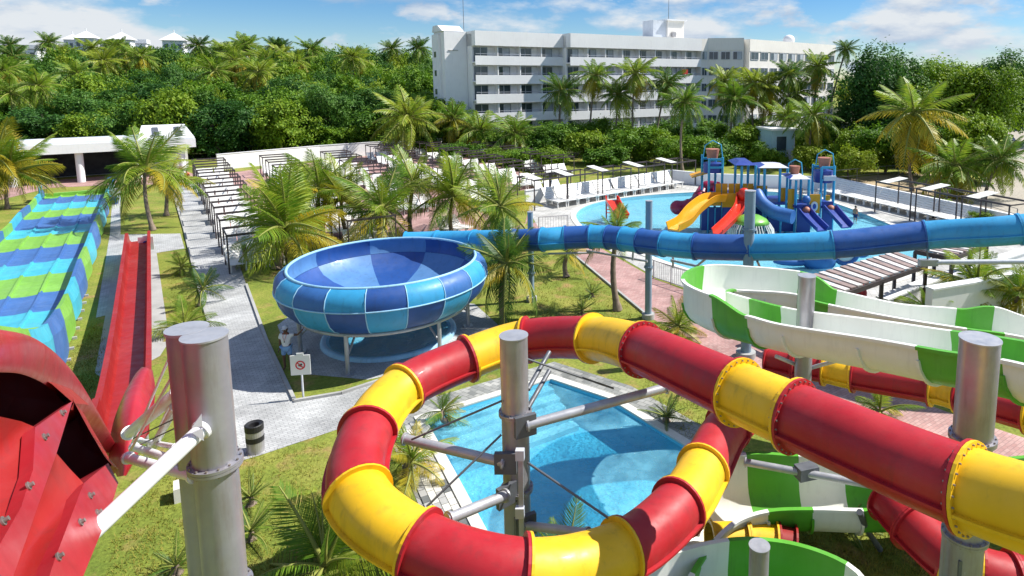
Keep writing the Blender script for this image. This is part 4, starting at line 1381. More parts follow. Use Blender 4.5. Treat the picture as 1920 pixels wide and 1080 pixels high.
# ================================================================== steel poles and struts
def pole(px, py, wpx, dia, label, mat='steel_warm', zb=0.0, group=None, cap=True):
    t = dia * FPX / wpx
    p = A(px, py, t)
    e = thing('steel_pole', label, 'pole', (p.x, p.y, zb), group)
    mb = MB(); mb.cyl((p.x, p.y, zb), p - UP * 0.02, dia / 2, mat, n=32); part('shaft', mb, e)
    mb = MB(); mb.cyl(p - UP * 0.02, p, dia / 2 + 0.012, 'steel', n=32); part('cap', mb, e)
    mb = MB(); mb.cyl((p.x, p.y, zb), (p.x, p.y, zb + 0.25), dia * 0.95, 'concrete', n=20); part('base', mb, e)
    for z in (p.z - 1.6, p.z - 3.2):
        if z > 1.0:
            mb = MB(); mb.cyl((p.x, p.y, z), (p.x, p.y, z + 0.035), dia / 2 + 0.055, mat, n=32); mb.cyl((p.x, p.y, z + 0.04), (p.x, p.y, z + 0.075), dia / 2 + 0.055, mat, n=32); cl_ = part('collar', mb, e)
            mb = MB()
            for kk in range(14):
                aa = 2 * math.pi * kk / 14; qq = Vector((p.x + (dia / 2 + 0.03) * math.cos(aa), p.y + (dia / 2 + 0.03) * math.sin(aa), z))
                mb.cyl(qq - UP * 0.02, qq + UP * 0.095, 0.014, 'bolt', n=6)
            part('bolts', mb, cl_)['kind'] = 'stuff'
    return e, p
def strut(e, a, b, r, mat='steel', nm='arm', n=14, plates=True):
    mb = MB(); mb.cyl(a, b, r, mat, n=n); o = part(nm, mb, e)
    if plates:
        d = (b - a).normalized()
        for q, sg in ((a, 1), (b, -1)):
            mb = MB(); mb.cyl(q + d * sg * 0.02, q + d * sg * 0.06, r * 1.35, mat, n=14); part('end_plate', mb, o)
    return o
pc, pcp = pole(963, 628, 52, 0.53, 'grey steel pole standing in the middle of the tube ring')
T0 = 0.53 * FPX / 52
strut(pc, A(985, 798, T0), A(1252, 726, T0 + 1.2), 0.095, 'steel')
strut(pc, A(948, 868, T0), A(756, 822, T0 + 0.6), 0.095, 'steel')
strut(pc, A(950, 928, T0 - 0.2), A(838, 974, T0 - 1.3), 0.095, 'steel')
strut(pc, A(985, 985, T0), A(1105, 1000, T0 - 0.8), 0.08, 'steel')
for a, b in (((940, 752, T0), (772, 824, T0 + 0.4)), ((990, 868, T0), (1142, 972, T0 - 1.0)), ((985, 672, T0 + 0.3), (1150, 728, T0 + 1.6)), ((940, 815, T0), (800, 950, T0 - 0.6))):
    strut(pc, A(*a), A(*b), 0.022, 'steel_dark', 'tie_rod', 8, False)
for px, py in ((948, 868), (950, 928), (985, 798), (985, 985)):
    q = A(px, py, T0)
    mb = MB(); mb.box(q, (0.42, 0.10, 0.42), 'steel_dark', rnd.uniform(0, 1)); part('bracket', mb, pc)
for px, py in ((1006, 690), (1004, 725)):
    strut(pc, A(990, py + 40, T0 + 0.2), A(1030, py - 30, T0 + 1.0), 0.05, 'steel_dark', 'knee_brace', 8, False)
mb = MB(); mb.bar(A(976, 850, T0 - 0.32), A(978, 1010, T0 - 0.32), 0.09, 0.09, 'steel'); part('cable_duct', mb, pc)
for y in (852, 960):
    mb = MB(); mb.box(A(975, y, T0 - 0.34), (0.16, 0.12, 0.2), 'white_steel'); part('junction_box', mb, pc)

# left double pole that carries the speed slide
pl, plp = pole(383, 628, 76, 0.46, 'pair of grey steel columns joined under one cap at left')
t1 = 0.46 * FPX / 76
q2 = A(351, 626, t1 + 0.20)
mb = MB(); mb.cyl((q2.x, q2.y, 0), (q2.x, q2.y, plp.z - 0.02), 0.21, 'steel_warm', n=32); part('shaft', mb, pl)
mb = MB(); mb.cyl(Vector((q2.x, q2.y, plp.z - 0.03)), Vector((q2.x, q2.y, plp.z + 0.004)), 0.225, 'steel', n=32); part('cap', mb, pl)
strut(pl, A(384, 800, t1 - 0.1), A(150, 1020, t1 - 1.3), 0.085, 'rod_sunlit', 'arm', 16)
strut(pl, A(340, 730, t1 + 0.6), A(242, 812, t1 + 3.0), 0.085, 'rod_sunlit', 'arm', 14)
strut(pl, A(330, 760, t1 + 0.9), A(270, 870, t1 + 2.6), 0.05, 'rod_sunlit', 'arm', 12)
strut(pl, A(366, 894, t1 + 0.1), A(238, 858, t1 + 1.2), 0.06, 'rod_sunlit', 'arm', 12)
strut(pl, A(345, 868, t1 + 0.5), A(250, 838, t1 + 2.2), 0.05, 'rod_sunlit', 'arm', 12)
strut(pl, A(330, 838, t1 + 0.9), A(262, 826, t1 + 3.0), 0.035, 'rod_sunlit', 'arm', 10)
for a, b in (((330, 642, t1 + 0.5), (248, 830, t1 + 2.6)), ((350, 657, t1 + 0.1), (244, 846, t1 + 1.6)), ((318, 760, t1 + 1.0), (300, 800, t1 + 2.0))):
    strut(pl, A(*a), A(*b), 0.018, 'rod_sunlit', 'tie_rod', 8, False)
for a, b in (((360, 770, t1 + 0.2), (250, 822, t1 + 2.4)), ((345, 795, t1 + 0.4), (260, 835, t1 + 2.4))):
    strut(pl, A(*a), A(*b), 0.009, 'black', 'cable', 6, False)
for px, py, tt in ((380, 800, t1 - 0.26), (342, 730, t1 + 0.30)):
    q = A(px, py, tt)
    ex = ray(px, py); sx = Vector((ex.y, -ex.x, 0)).normalized()
    for sg in (-1, 1):
        mb = MB()
        mb.prism([q + UP * 0.16 * sg, q + UP * 0.03 * sg - sx * 0.10, q + UP * 0.01 * sg], sx.cross(UP) * 0.02, 'white_steel')
        part('gusset', mb, pl)
mb = MB(); q = G(348, 930); mb.box(q + UP * 0.2, (0.5, 0.5, 0.4), 'coping', 0.6)
e_ = tag(link('concrete_footing', mb.mesh('concrete_footing')), 'white concrete footing block on the grass left of the columns', 'footing')

pole(1838, 634, 70, 0.55, 'thick grey steel pole in front of the upper green flume')
p15, p15p = pole(1513, 516, 32, 0.42, 'grey steel pole rising between the arms of the green flume')
p14, p14p = pole(1424, 1022, 37, 0.34, 'short grey pole at the bottom edge in front of the lowest flume')
pb1, _p = pole(1217, 376, 13, 0.32, 'blue grey pole piercing the blue tube above the railing', 'blue_steel')
pb2, _p = pole(1407, 357, 20, 0.42, 'thick blue grey pole in front of the play structure', 'blue_steel')
pb3, _p = pole(994, 397, 10.5, 0.28, 'thin blue grey pole left of the pink path', 'blue_steel')
pr, prp = pole(1800, 1000, 60, 0.5, 'steel bracket post with roller box under the near yellow tube', 'steel')
strut(pr, prp + Vector((0.0, -0.1, -0.25)), prp + Vector((0.25, 0.3, 0.55)), 0.06, 'steel_dark', 'brace', 10)
mb = MB(); mb.box(prp + Vector((-0.05, -0.3, -0.35)), (0.3, 0.16, 0.36), 'steel_dark'); part('roller_box', mb, pr)
mb = MB(); mb.cyl(prp + Vector((-0.05, -0.40, -0.35)), prp + Vector((-0.05, -0.37, -0.35)), 0.07, 'white_steel', n=14); part('roller', mb, pr)
# beams under the flumes
strut(p15, G(1395, 866, 2.0), G(1720, 925, 2.0), 0.09, 'steel', 'beam', 10)
mb = MB(); mb.box(G(1512, 884, 2.0), (0.5, 0.3, 0.3), 'steel_dark', 0.3); part('bracket', mb, p15)
strut(p15, G(1512, 692, 3.9), G(1455, 668, 4.4), 0.05, 'white_steel', 'arm', 10, False)
strut(p15, G(1512, 692, 3.9), G(1570, 676, 4.6), 0.05, 'white_steel', 'arm', 10, False)
strut(p14, G(1620, 985, 1.2), G(1650, 1030, 0.1), 0.07, 'steel_dark', 'stay', 8, False)
strut(p14, G(1622, 985, 1.2), G(1612, 960, 1.9), 0.07, 'steel_dark', 'stay', 8, False)
for (e_, a, b, r_) in ((pb3, (1018, 476, 3.1), (1110, 474, 3.0), 0.05), (pb1, (1100, 470, 3.1), (1214, 490, 3.0), 0.05), (pb2, (1258, 488, 3.3), (1400, 520, 3.2), 0.055),):
    strut(e_, G(*a), G(*b), r_, 'steel', 'arm', 10)
for (e_, a, b) in ((pb2, (1262, 470, 3.7), (1262, 502, 2.9)), (pb2, (1420, 490, 4.0), (1435, 524, 2.9)), (pb2, (1330, 480, 4.0), (1305, 500, 3.2)), (pb1, (1188, 464, 3.6), (1186, 488, 3.0))):
    strut(e_, G(*a), G(*b), 0.05, 'steel', 'hanger', 8, False)
# long white beam under the blue tube at the right
def right_beam():
    a, b = G(1740, 492, 4.1), G(2000, 490, 4.3)
    e = thing('support_beam', 'pale steel beam and thin post under the blue tube at right', 'beam', (a.x, a.y, 0))
    mb = MB(); mb.cyl(a, b, 0.10, 'white_steel', n=14); part('beam', mb, e)
    mb = MB(); mb.box(a, (0.7, 0.25, 0.25), 'steel', 0.0); part('end_plate', mb, e)
    mb = MB(); mb.cyl(a, G(1737, 462, 4.75), 0.035, 'steel_dark', n=8); part('hanger', mb, e)
    p2 = G(1960, 490, 4.3)
    mb = MB(); mb.cyl((p2.x, p2.y, 0), p2, 0.14, 'steel', n=12); part('post', mb, e)
right_beam()
# ================================================================== water play structure
def play():
    TB = 49.0
    c = G(1425, 420)
    e = thing('water_play_structure', 'colourful play castle with towers, buckets and slides in the shallow pool', 'playground', c)
    SC = TB / FPX
    def W(px, py, dt=0.0): return A(px, py, TB + dt)
    def post(px, y0, dt, y1=None, mat='play_blue', r=0.10, nm='post'):
        a = W(px, y0, dt)
        zb = -0.3 if y1 is None else W(px, y1, dt).z
        mb = MB(); mb.cyl((a.x, a.y, zb), a, r, mat, n=10); return part(nm, mb, e)
    def slab(px0, px1, py0, py1, dt, mat, nm, th=0.10, par=None):
        a, b = W(px0, py1, dt), W(px1, py0, dt)
        mb = MB(); mb.box(((a.x + b.x) / 2, (a.y + b.y) / 2, (a.z + b.z) / 2), (abs(b.x - a.x), th, abs(b.z - a.z)), mat); return part(nm, mb, par or e)
    def deck(px0, px1, py, d0, d1, mat='play_navy', th=0.18, nm='deck'):
        a, b = W(px0, py, d0), W(px1, py, d0)
        mb = MB(); mb.box(((a.x + b.x) / 2, a.y + (d1 - d0) / 2, a.z), (b.x - a.x, d1 - d0, th), mat); return part(nm, mb, e)
    def roof(px0, px1, pyb, pyt, d0, d1, mat, mat2):
        a, b = W(px0, pyb, d0), W(px1, pyb, d0)
        zt = W(px0, pyt, d0).z
        y0, y1 = a.y, a.y + (d1 - d0)
        ins = (b.x - a.x) * 0.28
        lo = [Vector((a.x, y0, a.z)), Vector((b.x, y0, a.z)), Vector((b.x, y1, a.z)), Vector((a.x, y1, a.z))]
        hi = [Vector((a.x + ins, y0 + 0.7, zt)), Vector((b.x - ins, y0 + 0.7, zt)), Vector((b.x - ins, y1 - 0.7, zt)), Vector((a.x + ins, y1 - 0.7, zt))]
        mb = MB()
        mb.add(lo + hi, [(0, 1, 5, 4), (1, 2, 6, 5), (2, 3, 7, 6)], mat)
        mb.add(lo + hi, [(3, 0, 4, 7)], mat2)
        mb.add(lo + hi, [(4, 5, 6, 7), (3, 2, 1, 0)], mat)
        part('roof', mb, e)
    def bucket(px, py, dt, rad, mat='bucket'):
        p = W(px, py, dt)
        mb = MB(); mb.cyl(p - UP * rad * 0.7, p + UP * rad * 0.7, rad * 0.75, mat, rad, n=16)
        o = part('bucket', mb, e)
        mb = MB()
        mb.tube([p + Vector((-rad * 1.3, 0, -0.2)), p + Vector((-rad * 1.1, 0, rad * 1.2)), p + Vector((0, 0, rad * 1.9)), p + Vector((rad * 1.2, 0, rad * 1.3)), p + Vector((rad * 1.5, 0, -0.4))], 0.045, 'play_blue', n=8)
        part('bucket_arch', mb, o)
    # left bucket tower
    for px, y, dt in ((1317, 290, 0), (1330, 297, -1.4), (1355, 295, -1.4), (1342, 292, 0)): post(px, y, dt)
    for y in (297, 312):
        slab(1330, 1355, y, y + 4, -1.4, 'play_blue', 'rail', 0.12)
        slab(1317, 1342, y - 2, y + 2, 0, 'play_blue', 'rail', 0.12)
    mb = MB(); p = W(1337, 314, -0.7); mb.cyl(p - UP * 0.35, p + UP * 0.35, 0.75, 'play_navy', 0.75, n=18); part('tipping_drum', mb, e)
    bucket(1336, 288, -0.7, 0.52)
    # right bucket tower
    for px, y, dt in ((1525, 308, 0), (1541, 314, -1.4), (1565, 311, -1.4), (1549, 306, 0)): post(px, y, dt)
    for y in (312, 335):
        slab(1541, 1565, y, y + 4, -1.4, 'play_blue', 'rail', 0.12)
        slab(1525, 1549, y - 2, y + 2, 0, 'play_blue', 'rail', 0.12)
    mb = MB(); p = W(1543, 330, -0.7); mb.cyl(p - UP * 0.45, p + UP * 0.45, 0.7, 'play_navy', 0.7, n=18); part('tipping_drum', mb, e)
    mb = MB(); p = W(1553, 333, -1.2); mb.box(p, (0.9, 0.9, 0.35), 'white_steel'); part('tank', mb, e)
    bucket(1546, 304, -0.7, 0.5)
    # roofed towers
    for px, y, dt in ((1379, 308, -0.8), (1391, 312, -2.2), (1403, 308, 0), (1417, 310, -2.2)): post(px, y, dt)
    roof(1378, 1419, 310, 303, -2.6, 0.3, 'play_navy', 'play_navy')
    for px, y, dt in ((1423, 312, 0), (1434, 316, -2.0), (1463, 316, -2.0), (1477, 314, 0)): post(px, y, dt)
    roof(1422, 1480, 315, 311, -2.4, 0.4, 'lilac', 'play_navy')
    for px, y, dt in ((1482, 333, -0.6), (1493, 338, -2.6), (1502, 335, -0.6), (1517, 336, -2.6)): post(px, y, dt)
    roof(1481, 1521, 336, 332, -3.0, -0.2, 'lilac', 'play_navy')
    bucket(1490, 318, -1.4, 0.4)
    # decks
    deck(1340, 1440, 372, -2.2, 1.0)
    deck(1315, 1360, 378, -1.6, 0.6)
    deck(1440, 1490, 382, -2.0, 0.8)
    deck(1490, 1565, 388, -2.6, 0.0)
    # yellow guard boards
    for k, px in enumerate((1342, 1354, 1366, 1378, 1390, 1402)):
        slab(px, px + 10, 344, 364, -1.7, 'play_orange', 'guard_board')
    slab(1354, 1384, 362, 390, -2.2, 'play_orange', 'guard_panel')
    slab(1330, 1352, 360, 386, -2.1, 'play_orange', 'guard_panel')
    slab(1400, 1438, 348, 374, -1.0, 'play_orange', 'guard_panel')
    slab(1463, 1474, 352, 384, -1.6, 'play_orange', 'guard_panel')
    slab(1477, 1489, 354, 394, -2.1, 'play_orange', 'guard_panel')
    slab(1498, 1504, 352, 384, -0.4, 'play_orange', 'guard_panel')
    pn = slab(1518, 1537, 364, 400, -2.7, 'play_orange', 'guard_panel')
    q = W(1527, 387, -2.78)
    mb = MB()
    mb.add([q + Vector((0.26 * math.cos(2 * math.pi * k / 24), 0, 0.36 * math.sin(2 * math.pi * k / 24))) for k in range(24)], [tuple(range(24))], 'sign_white'); part('emblem', mb, pn)
    mb = MB()
    mb.add([q + Vector((0.13 * math.cos(2 * math.pi * k / 18), -0.01, 0.20 * math.sin(2 * math.pi * k / 18))) for k in range(18)], [tuple(range(18))], 'sign_blue'); part('emblem', mb, pn)
    slab(1548, 1556, 366, 376, -0.4, 'play_orange', 'guard_panel')
    # navy lower walls
    for (x0, x1, y0, y1, dt) in ((1315, 1352, 388, 432, -1.7), (1354, 1402, 388, 434, -2.0), (1440, 1492, 396, 434, -1.8), (1494, 1519, 383, 436, -2.6), (1541, 1560, 377, 432, -2.6), (1404, 1440, 378, 430, 0.5)):
        slab(x0, x1, y0, y1, dt, 'play_navy', 'lower_wall', 0.2)
    for px in (1328, 1341, 1369, 1384): 
        mb = MB(); a = W(px, 390, -2.12); mb.cyl((a.x, a.y, -0.3), a, 0.05, 'play_blue', n=8); part('pipe', mb, e)
    for (x, y, dt) in ((1355, 370, -2.0), (1380, 365, -2.1), (1437, 355, -1.9), (1464, 400, -2.8), (1538, 362, -2.7), (1475, 352, -2.1)): post(x, y, dt, r=0.08)
    # slides
    def trough(pxs, wR, mat, nm, hw=0.2):
        pts, idx = smoothed([W(*p) for p in pxs], 6)
        mb = MB()
        rings = []
        for p, T, S, U in frames(pts):
            lp = [(-wR, hw), (-wR * 0.8, -0.08), (wR * 0.8, -0.08), (wR, hw), (wR + 0.08, hw), (wR * 0.9, -0.18), (-wR * 0.9, -0.18), (-wR - 0.08, hw)]
            rings.append([p + S * a + U * b for a, b in lp])
        mb.loft(rings, mat, False, True)
        return part(nm, mb, e)
    def tubes(pxs, rad, mat, nm):
        pts, idx = smoothed([W(*p) for p in pxs], 6)
        mb = MB(); mb.tube(pts, rad, mat, n=14); return part(nm, mb, e)
    trough([(1352, 372, -2.4), (1330, 374, -3.2), (1305, 392, -4.6), (1285, 415, -5.8), (1262, 428, -6.8)], 0.5, 'play_orange', 'slide', 0.35)
    s_ = tubes([(1345, 352, 0.4), (1328, 350, 1.2), (1318, 358, 1.0), (1308, 375, 0.0), (1292, 386, -0.8), (1266, 389, -1.2)], 0.48, 'maroon', 'tube_slide')
    for (x, y, dt) in ((1325, 352, 1.1), (1311, 370, 0.3), (1292, 386, -0.8), (1270, 389, -1.1)):
        p = W(x, y, dt); mb = MB(); mb.ellipsoid(p, (0.56, 0.56, 0.54), 'maroon'); part('tube_joint', mb, s_)
    trough([(1392, 366, -2.4), (1388, 388, -3.4), (1372, 410, -5.2), (1345, 436, -7.4)], 0.34, 'play_red', 'slide', 0.25)
    tubes([(1418, 362, -2.2), (1428, 380, -2.8), (1448, 396, -3.4), (1470, 403, -3.8), (1487, 407, -4.2)], 0.5, 'midblue', 'tube_slide')
    p = W(1395, 366, -2.5); mb = MB(); mb.ellipsoid(p, (0.5, 0.4, 0.55), 'play_red'); part('slide_entrance', mb, e)
    trough([(1509, 394, -3.0), (1522, 410, -4.0), (1542, 430, -5.2)], 0.42, 'play_navy', 'slide', 0.2)
    trough([(1556, 388, -3.0), (1570, 404, -4.0), (1588, 424, -5.0)], 0.42, 'play_navy', 'slide', 0.2)
    for px, py in ((1512, 374), (1512, 395), (1558, 392)):
        p = W(px, py, -2.9); mb = MB(); mb.ellipsoid(p, (0.3, 0.3, 0.3), 'midblue' if py < 380 else 'bucket', 12, 8); part('water_cannon', mb, e)
    mb = MB()
    p = W(1312, 326, 0.2)
    mb.prism([p + Vector((-0.7, -0.8, -0.2)), p + Vector((0.9, -0.8, 0.25)), p + Vector((0.9, 0.8, 0.25)), p + Vector((-0.7, 0.8, -0.2))], (0, 0, 0.08), 'play_orange'); part('awning', mb, e)
play()

def mushroom(px, py, rad, ht, label, cap='play_green'):
    c = G(px, py, -0.3)
    e = thing('water_mushroom', label, 'fountain', c)
    mb = MB(); mb.cyl(c, c + UP * ht, 0.14, 'white_fg', n=14); part('stem', mb, e)
    mb = MB()
    prof = [(0.05, ht + 0.55), (rad * 0.5, ht + 0.48), (rad * 0.85, ht + 0.25), (rad, ht), (rad * 0.9, ht - 0.02), (0.1, ht + 0.1)]
    mb.loft([[c + Vector((r * math.cos(2 * math.pi * k / 28), r * math.sin(2 * math.pi * k / 28), z)) for k in range(28)] for r, z in prof], cap, True, False)
    part('cap', mb, e)
    mb = MB()
    for k in range(46):
        a = 2 * math.pi * k / 46
        if rnd.random() < 0.15: continue
        rr = rad * (0.98 + 0.06 * rnd.random())
        p = c + Vector((rr * math.cos(a), rr * math.sin(a), ht))
        o = Vector((math.cos(a), math.sin(a), 0)) * 0.25
        mb.tube([p, p + o - UP * 0.4, p + o * 1.4 - UP * (ht - 0.26)], [0.03, 0.045, 0.07], 'white_fg', n=5)
    part('water_curtain', mb, e)['kind'] = 'stuff'
mushroom(1407, 462, 1.25, 1.7, 'green mushroom fountain with white water curtain in the shallow pool')

def toy_slide():
    c = G(1140, 410, -0.3)
    e = thing('toy_slide', 'small red childrens slide in the shallow end of the play pool', 'slide', c)
    pts = [A(1147, 374, 52.0), A(1152, 385, 51.3), A(1160, 398, 50.6), A(1167, 408, 50.0)]
    mb = MB()
    p_, _ = smoothed(pts, 5)
    mb.loft([[p + S * a + U * b for a, b in ((-0.5, 0.3), (-0.42, -0.05), (0.42, -0.05), (0.5, 0.3), (0.58, 0.3), (0.5, -0.15), (-0.5, -0.15), (-0.58, 0.3))] for p, T, S, U in frames(p_)], 'play_red', False, True)
    part('chute', mb, e)
    t = pts[0]
    for sx in (-0.45, 0.45):
        mb = MB(); mb.bar(Vector((t.x + sx, t.y + 0.9, -0.3)), Vector((t.x + sx, t.y, t.z + 0.3)), 0.12, 0.12, 'play_red'); part('ladder_side', mb, e)
    for k in range(4):
        z = t.z * (k + 0.6) / 4.5
        mb = MB(); mb.bar(Vector((t.x - 0.45, t.y + 0.9 * (1 - z / t.z), z)), Vector((t.x + 0.45, t.y + 0.9 * (1 - z / t.z), z)), 0.1, 0.06, 'play_red'); part('rung', mb, e)
toy_slide()

def ring_toy():
    c = G(1572, 505, -0.3)
    e = thing('spray_ring', 'blue spray toy with round white ring by the pergola', 'fountain', c)
    mb = MB(); mb.ellipsoid(c + Vector((-1.2, 0, 0.7)), (1.1, 0.7, 0.9), 'midblue'); mb.ellipsoid(c + Vector((-2.6, 0.1, 0.45)), (1.4, 0.4, 0.25), 'midblue'); part('body', mb, e)
    for (ox, oz, rr) in ((0.4, 1.1, 0.75), (1.4, 1.3, 0.45)):
        mb = MB()
        mb.loft([[c + Vector((ox + (rr + 0.14 * math.cos(q)) * math.cos(a), 0.14 * math.sin(q), oz + (rr + 0.14 * math.cos(q)) * math.sin(a))) for q in [i * math.pi / 4 for i in range(8)]] for a in [2 * math.pi * k / 28 for k in range(29)]], 'midblue', True, False)
        part('ring', mb, e)
    mb = MB()
    mb.add([c + Vector((0.4 + 0.66 * math.cos(2 * math.pi * k / 24), 0.03, 1.1 + 0.66 * math.sin(2 * math.pi * k / 24))) for k in range(24)], [tuple(range(24))], 'white_fg'); part('water_film', mb, e)
ring_toy()

# ================================================================== sun loungers
def lounger_proto():
    e = bpy.data.objects.new('sun_lounger', None); COL.objects.link(e)
    def pt(name, mb):
        o = bpy.data.objects.new(name, mb.mesh(name)); COL.objects.link(o); o.parent = e; return o
    mb = MB()
    for k in range(7): mb.box((0.0, 0.10 + k * 0.17, 0.36), (0.60, 0.145, 0.03), 'plastic')
    pt('seat', mb)
    mb = MB()
    a = R(52)
    for k in range(5):
        s = 0.08 + k * 0.155
        mb.box((0, 1.22 + s * math.cos(a), 0.37 + s * math.sin(a)), (0.60, 0.13, 0.03), 'plastic', ax=(Vector((1, 0, 0)), Vector((0, math.cos(a), math.sin(a))), Vector((0, -math.sin(a), math.cos(a)))))
    pt('backrest', mb)
    mb = MB()
    for sx in (-1, 1):
        mb.bar((sx * 0.33, 0.0, 0.36), (sx * 0.33, 1.24, 0.36), 0.06, 0.07, 'plastic')
        mb.bar((sx * 0.33, 1.22, 0.36), (sx * 0.33, 1.22 + 0.8 * math.cos(a), 0.36 + 0.8 * math.sin(a)), 0.06, 0.06, 'plastic')
    pt('frame', mb)
    for sx in (-1, 1):
        for y in (0.12, 1.2):
            mb = MB(); mb.bar((sx * 0.31, y, 0.0), (sx * 0.31, y, 0.34), 0.06, 0.06, 'plastic'); pt('leg', mb)
    mb = MB(); mb.bar((0, 1.35, 0.02), (0, 1.55, 0.72), 0.4, 0.03, 'plastic'); pt('prop', mb)
    return e
LPROTO = lounger_proto()
LUSED = [False]
def lounger(p, rz, label, group, scale=1.0):
    if not LUSED[0]:
        o = LPROTO; LUSED[0] = True
    else:
        o = copy_tree(LPROTO)
    o.location = p
    o.rotation_euler = (0, 0, rz)
    o.scale = (scale,) * 3
    return tag(o, label, 'lounger', group)
# along the wall left of the play pool
wa, wb = G(1012, 382), G(1246, 345)
dw = (wb - wa).normalized()
nw = Vector((dw.y, -dw.x, 0))
ang = math.atan2(dw.y, dw.x)
for k in range(14):
    p = wa + (wb - wa) * ((k + 0.4) / 14) + nw * 2.9
    p.z = 0.02
    lounger(p, ang + rnd.uniform(-0.08, 0.08), '%s white lounger from the left along the left pool wall' % ORD[k], 'white loungers along the left pool wall', 1.5)
# along the right wall
wa, wb = G(1566, 362), G(1835, 424)
dw = (wb - wa).normalized()
nw = Vector((dw.y, -dw.x, 0))
if nw.dot(G(1450, 430) - wa) < 0: nw = -nw
ang = math.atan2(-nw.x, nw.y) + math.pi
for k in range(16):
    p = wa + (wb - wa) * ((k + 0.5) / 16) + nw * 2.2
    p.z = 0.02
    lounger(p, ang + rnd.uniform(-0.05, 0.05), '%s white lounger from the far end along the right pool wall' % ORD[k], 'white loungers along the right pool wall', 1.4)
for k, (x, y, r_) in enumerate(((868, 440, 0.3), (885, 437, 0.5), (850, 443, 0.1))):
    lounger(G(x, y, 0.03), r_ + 0.6, '%s white lounger on the terrace behind the bowl' % ['middle', 'rightmost', 'leftmost'][k], 'white loungers behind the bowl', 1.15)

# ================================================================== sunbed frames (cabanas) on the terrace
def cabana_proto(name, slats=False, W_=3.0, D_=2.3, H_=2.25):
    e = bpy.data.objects.new(name, None); COL.objects.link(e)
    def pt(nm, mb):
        o = bpy.data.objects.new(nm, mb.mesh(nm)); COL.objects.link(o); o.parent = e; return o
    for x in (0, W_):
        for y in (0, D_):
            mb = MB(); mb.box((x, y, H_ / 2), (0.08, 0.08, H_), 'dark_frame'); pt('post', mb)
    for y in (0, D_):
        mb = MB(); mb.box((W_ / 2, y, H_), (W_ + 0.12, 0.10, 0.13), 'dark_frame'); pt('beam', mb)
    for x in (0, W_):
        mb = MB(); mb.box((x, D_ / 2, H_), (0.07, D_ - 0.10, 0.08), 'dark_frame'); pt('side_beam', mb)
    if slats:
        mb = MB(); mb.prism([Vector((0.1, 0.15, H_ - 0.02)), Vector((1.0, 0.15, H_ - 0.02)), Vector((1.0, D_ - 0.1, H_ + 0.25)), Vector((0.1, D_ - 0.1, H_ + 0.25))], (0, 0, 0.04), 'white_fg'); pt('shade_panel', mb)
    return e
CP = cabana_proto('sunbed_frame')
first = [True]
O_ = G(426, 452, 0); O_ = G(425, 443, 2.25); O_.z = 0
cabA = (G(362, 304, 2.25) - G(425, 443, 2.25)); cabA.z = 0
stepA = cabA / 8
rzC = math.atan2(DB.y, DB.x)
rows = ['nearest', 'second', 'third', 'fourth', 'fifth', 'sixth', 'seventh', 'eighth', 'ninth', 'tenth']
cols_ = ['leftmost', 'second', 'third', 'fourth', 'fifth', 'sixth']
for c in range(6):
    for r_ in range(9 + (1 if c > 2 else 0)):
        p = O_ + stepA * r_ + DB * (c * 6.6) + DB.cross(UP) * 0
        if c and r_ < 2 and c < 2: pass
        if c >= 2 and r_ < 2: continue
        if c >= 5 and r_ < 4: continue
        if first[0]: o = CP; first[0] = False
        else: o = copy_tree(CP)
        p.z = 0.01
        o.location = p
        o.rotation_euler = (0, 0, rzC)
        tag(o, 'dark timber sunbed frame, %s in the %s row counted from the grey path' % (rows[r_], cols_[c]), 'cabana', 'sunbed frames on the terrace')
        for k in range(3):
            q = p + DB * (0.5 + k * 1.0) + DA * 0.1
            q.z = 0.012
            lounger(q, rzC + rnd.uniform(-0.05, 0.05), '%s white lounger under the %s sunbed frame of the %s row' % (['left', 'middle', 'right'][k], rows[r_], cols_[c]), 'white loungers under the sunbed frames', 1.25)
# frames behind the loungers by the pool
CP2 = None
for k, (x, y) in enumerate(((1005, 384), (1063, 375), (1127, 365), (1192, 355), (1252, 346))):
    if CP2 is None: o = CP2 = cabana_proto('shade_frame', True, 3.6, 2.6, 2.6)
    else: o = copy_tree(CP2)
    q = G(x, y) + Vector((0.2, -2.6, 0)); q.z = 0.015
    o.location = q
    o.rotation_euler = (0, 0, ang * 0 + math.atan2((G(1246, 345) - G(1012, 382)).y, (G(1246, 345) - G(1012, 382)).x))
    tag(o, '%s open shade frame from the left over the poolside loungers' % ORD[k], 'cabana', 'shade frames beside the play pool')
for k, (x, y) in enumerate(((1640, 398), (1715, 415), (1800, 434))):
    o = copy_tree(CP2)
    q = G(x, y); q.z = 0.015
    o.location = q
    o.rotation_euler = (0, 0, math.atan2(dw.y, dw.x))
    tag(o, '%s open shade frame along the right pool wall' % ['farthest', 'middle', 'nearest'][k], 'cabana', 'shade frames along the right wall')

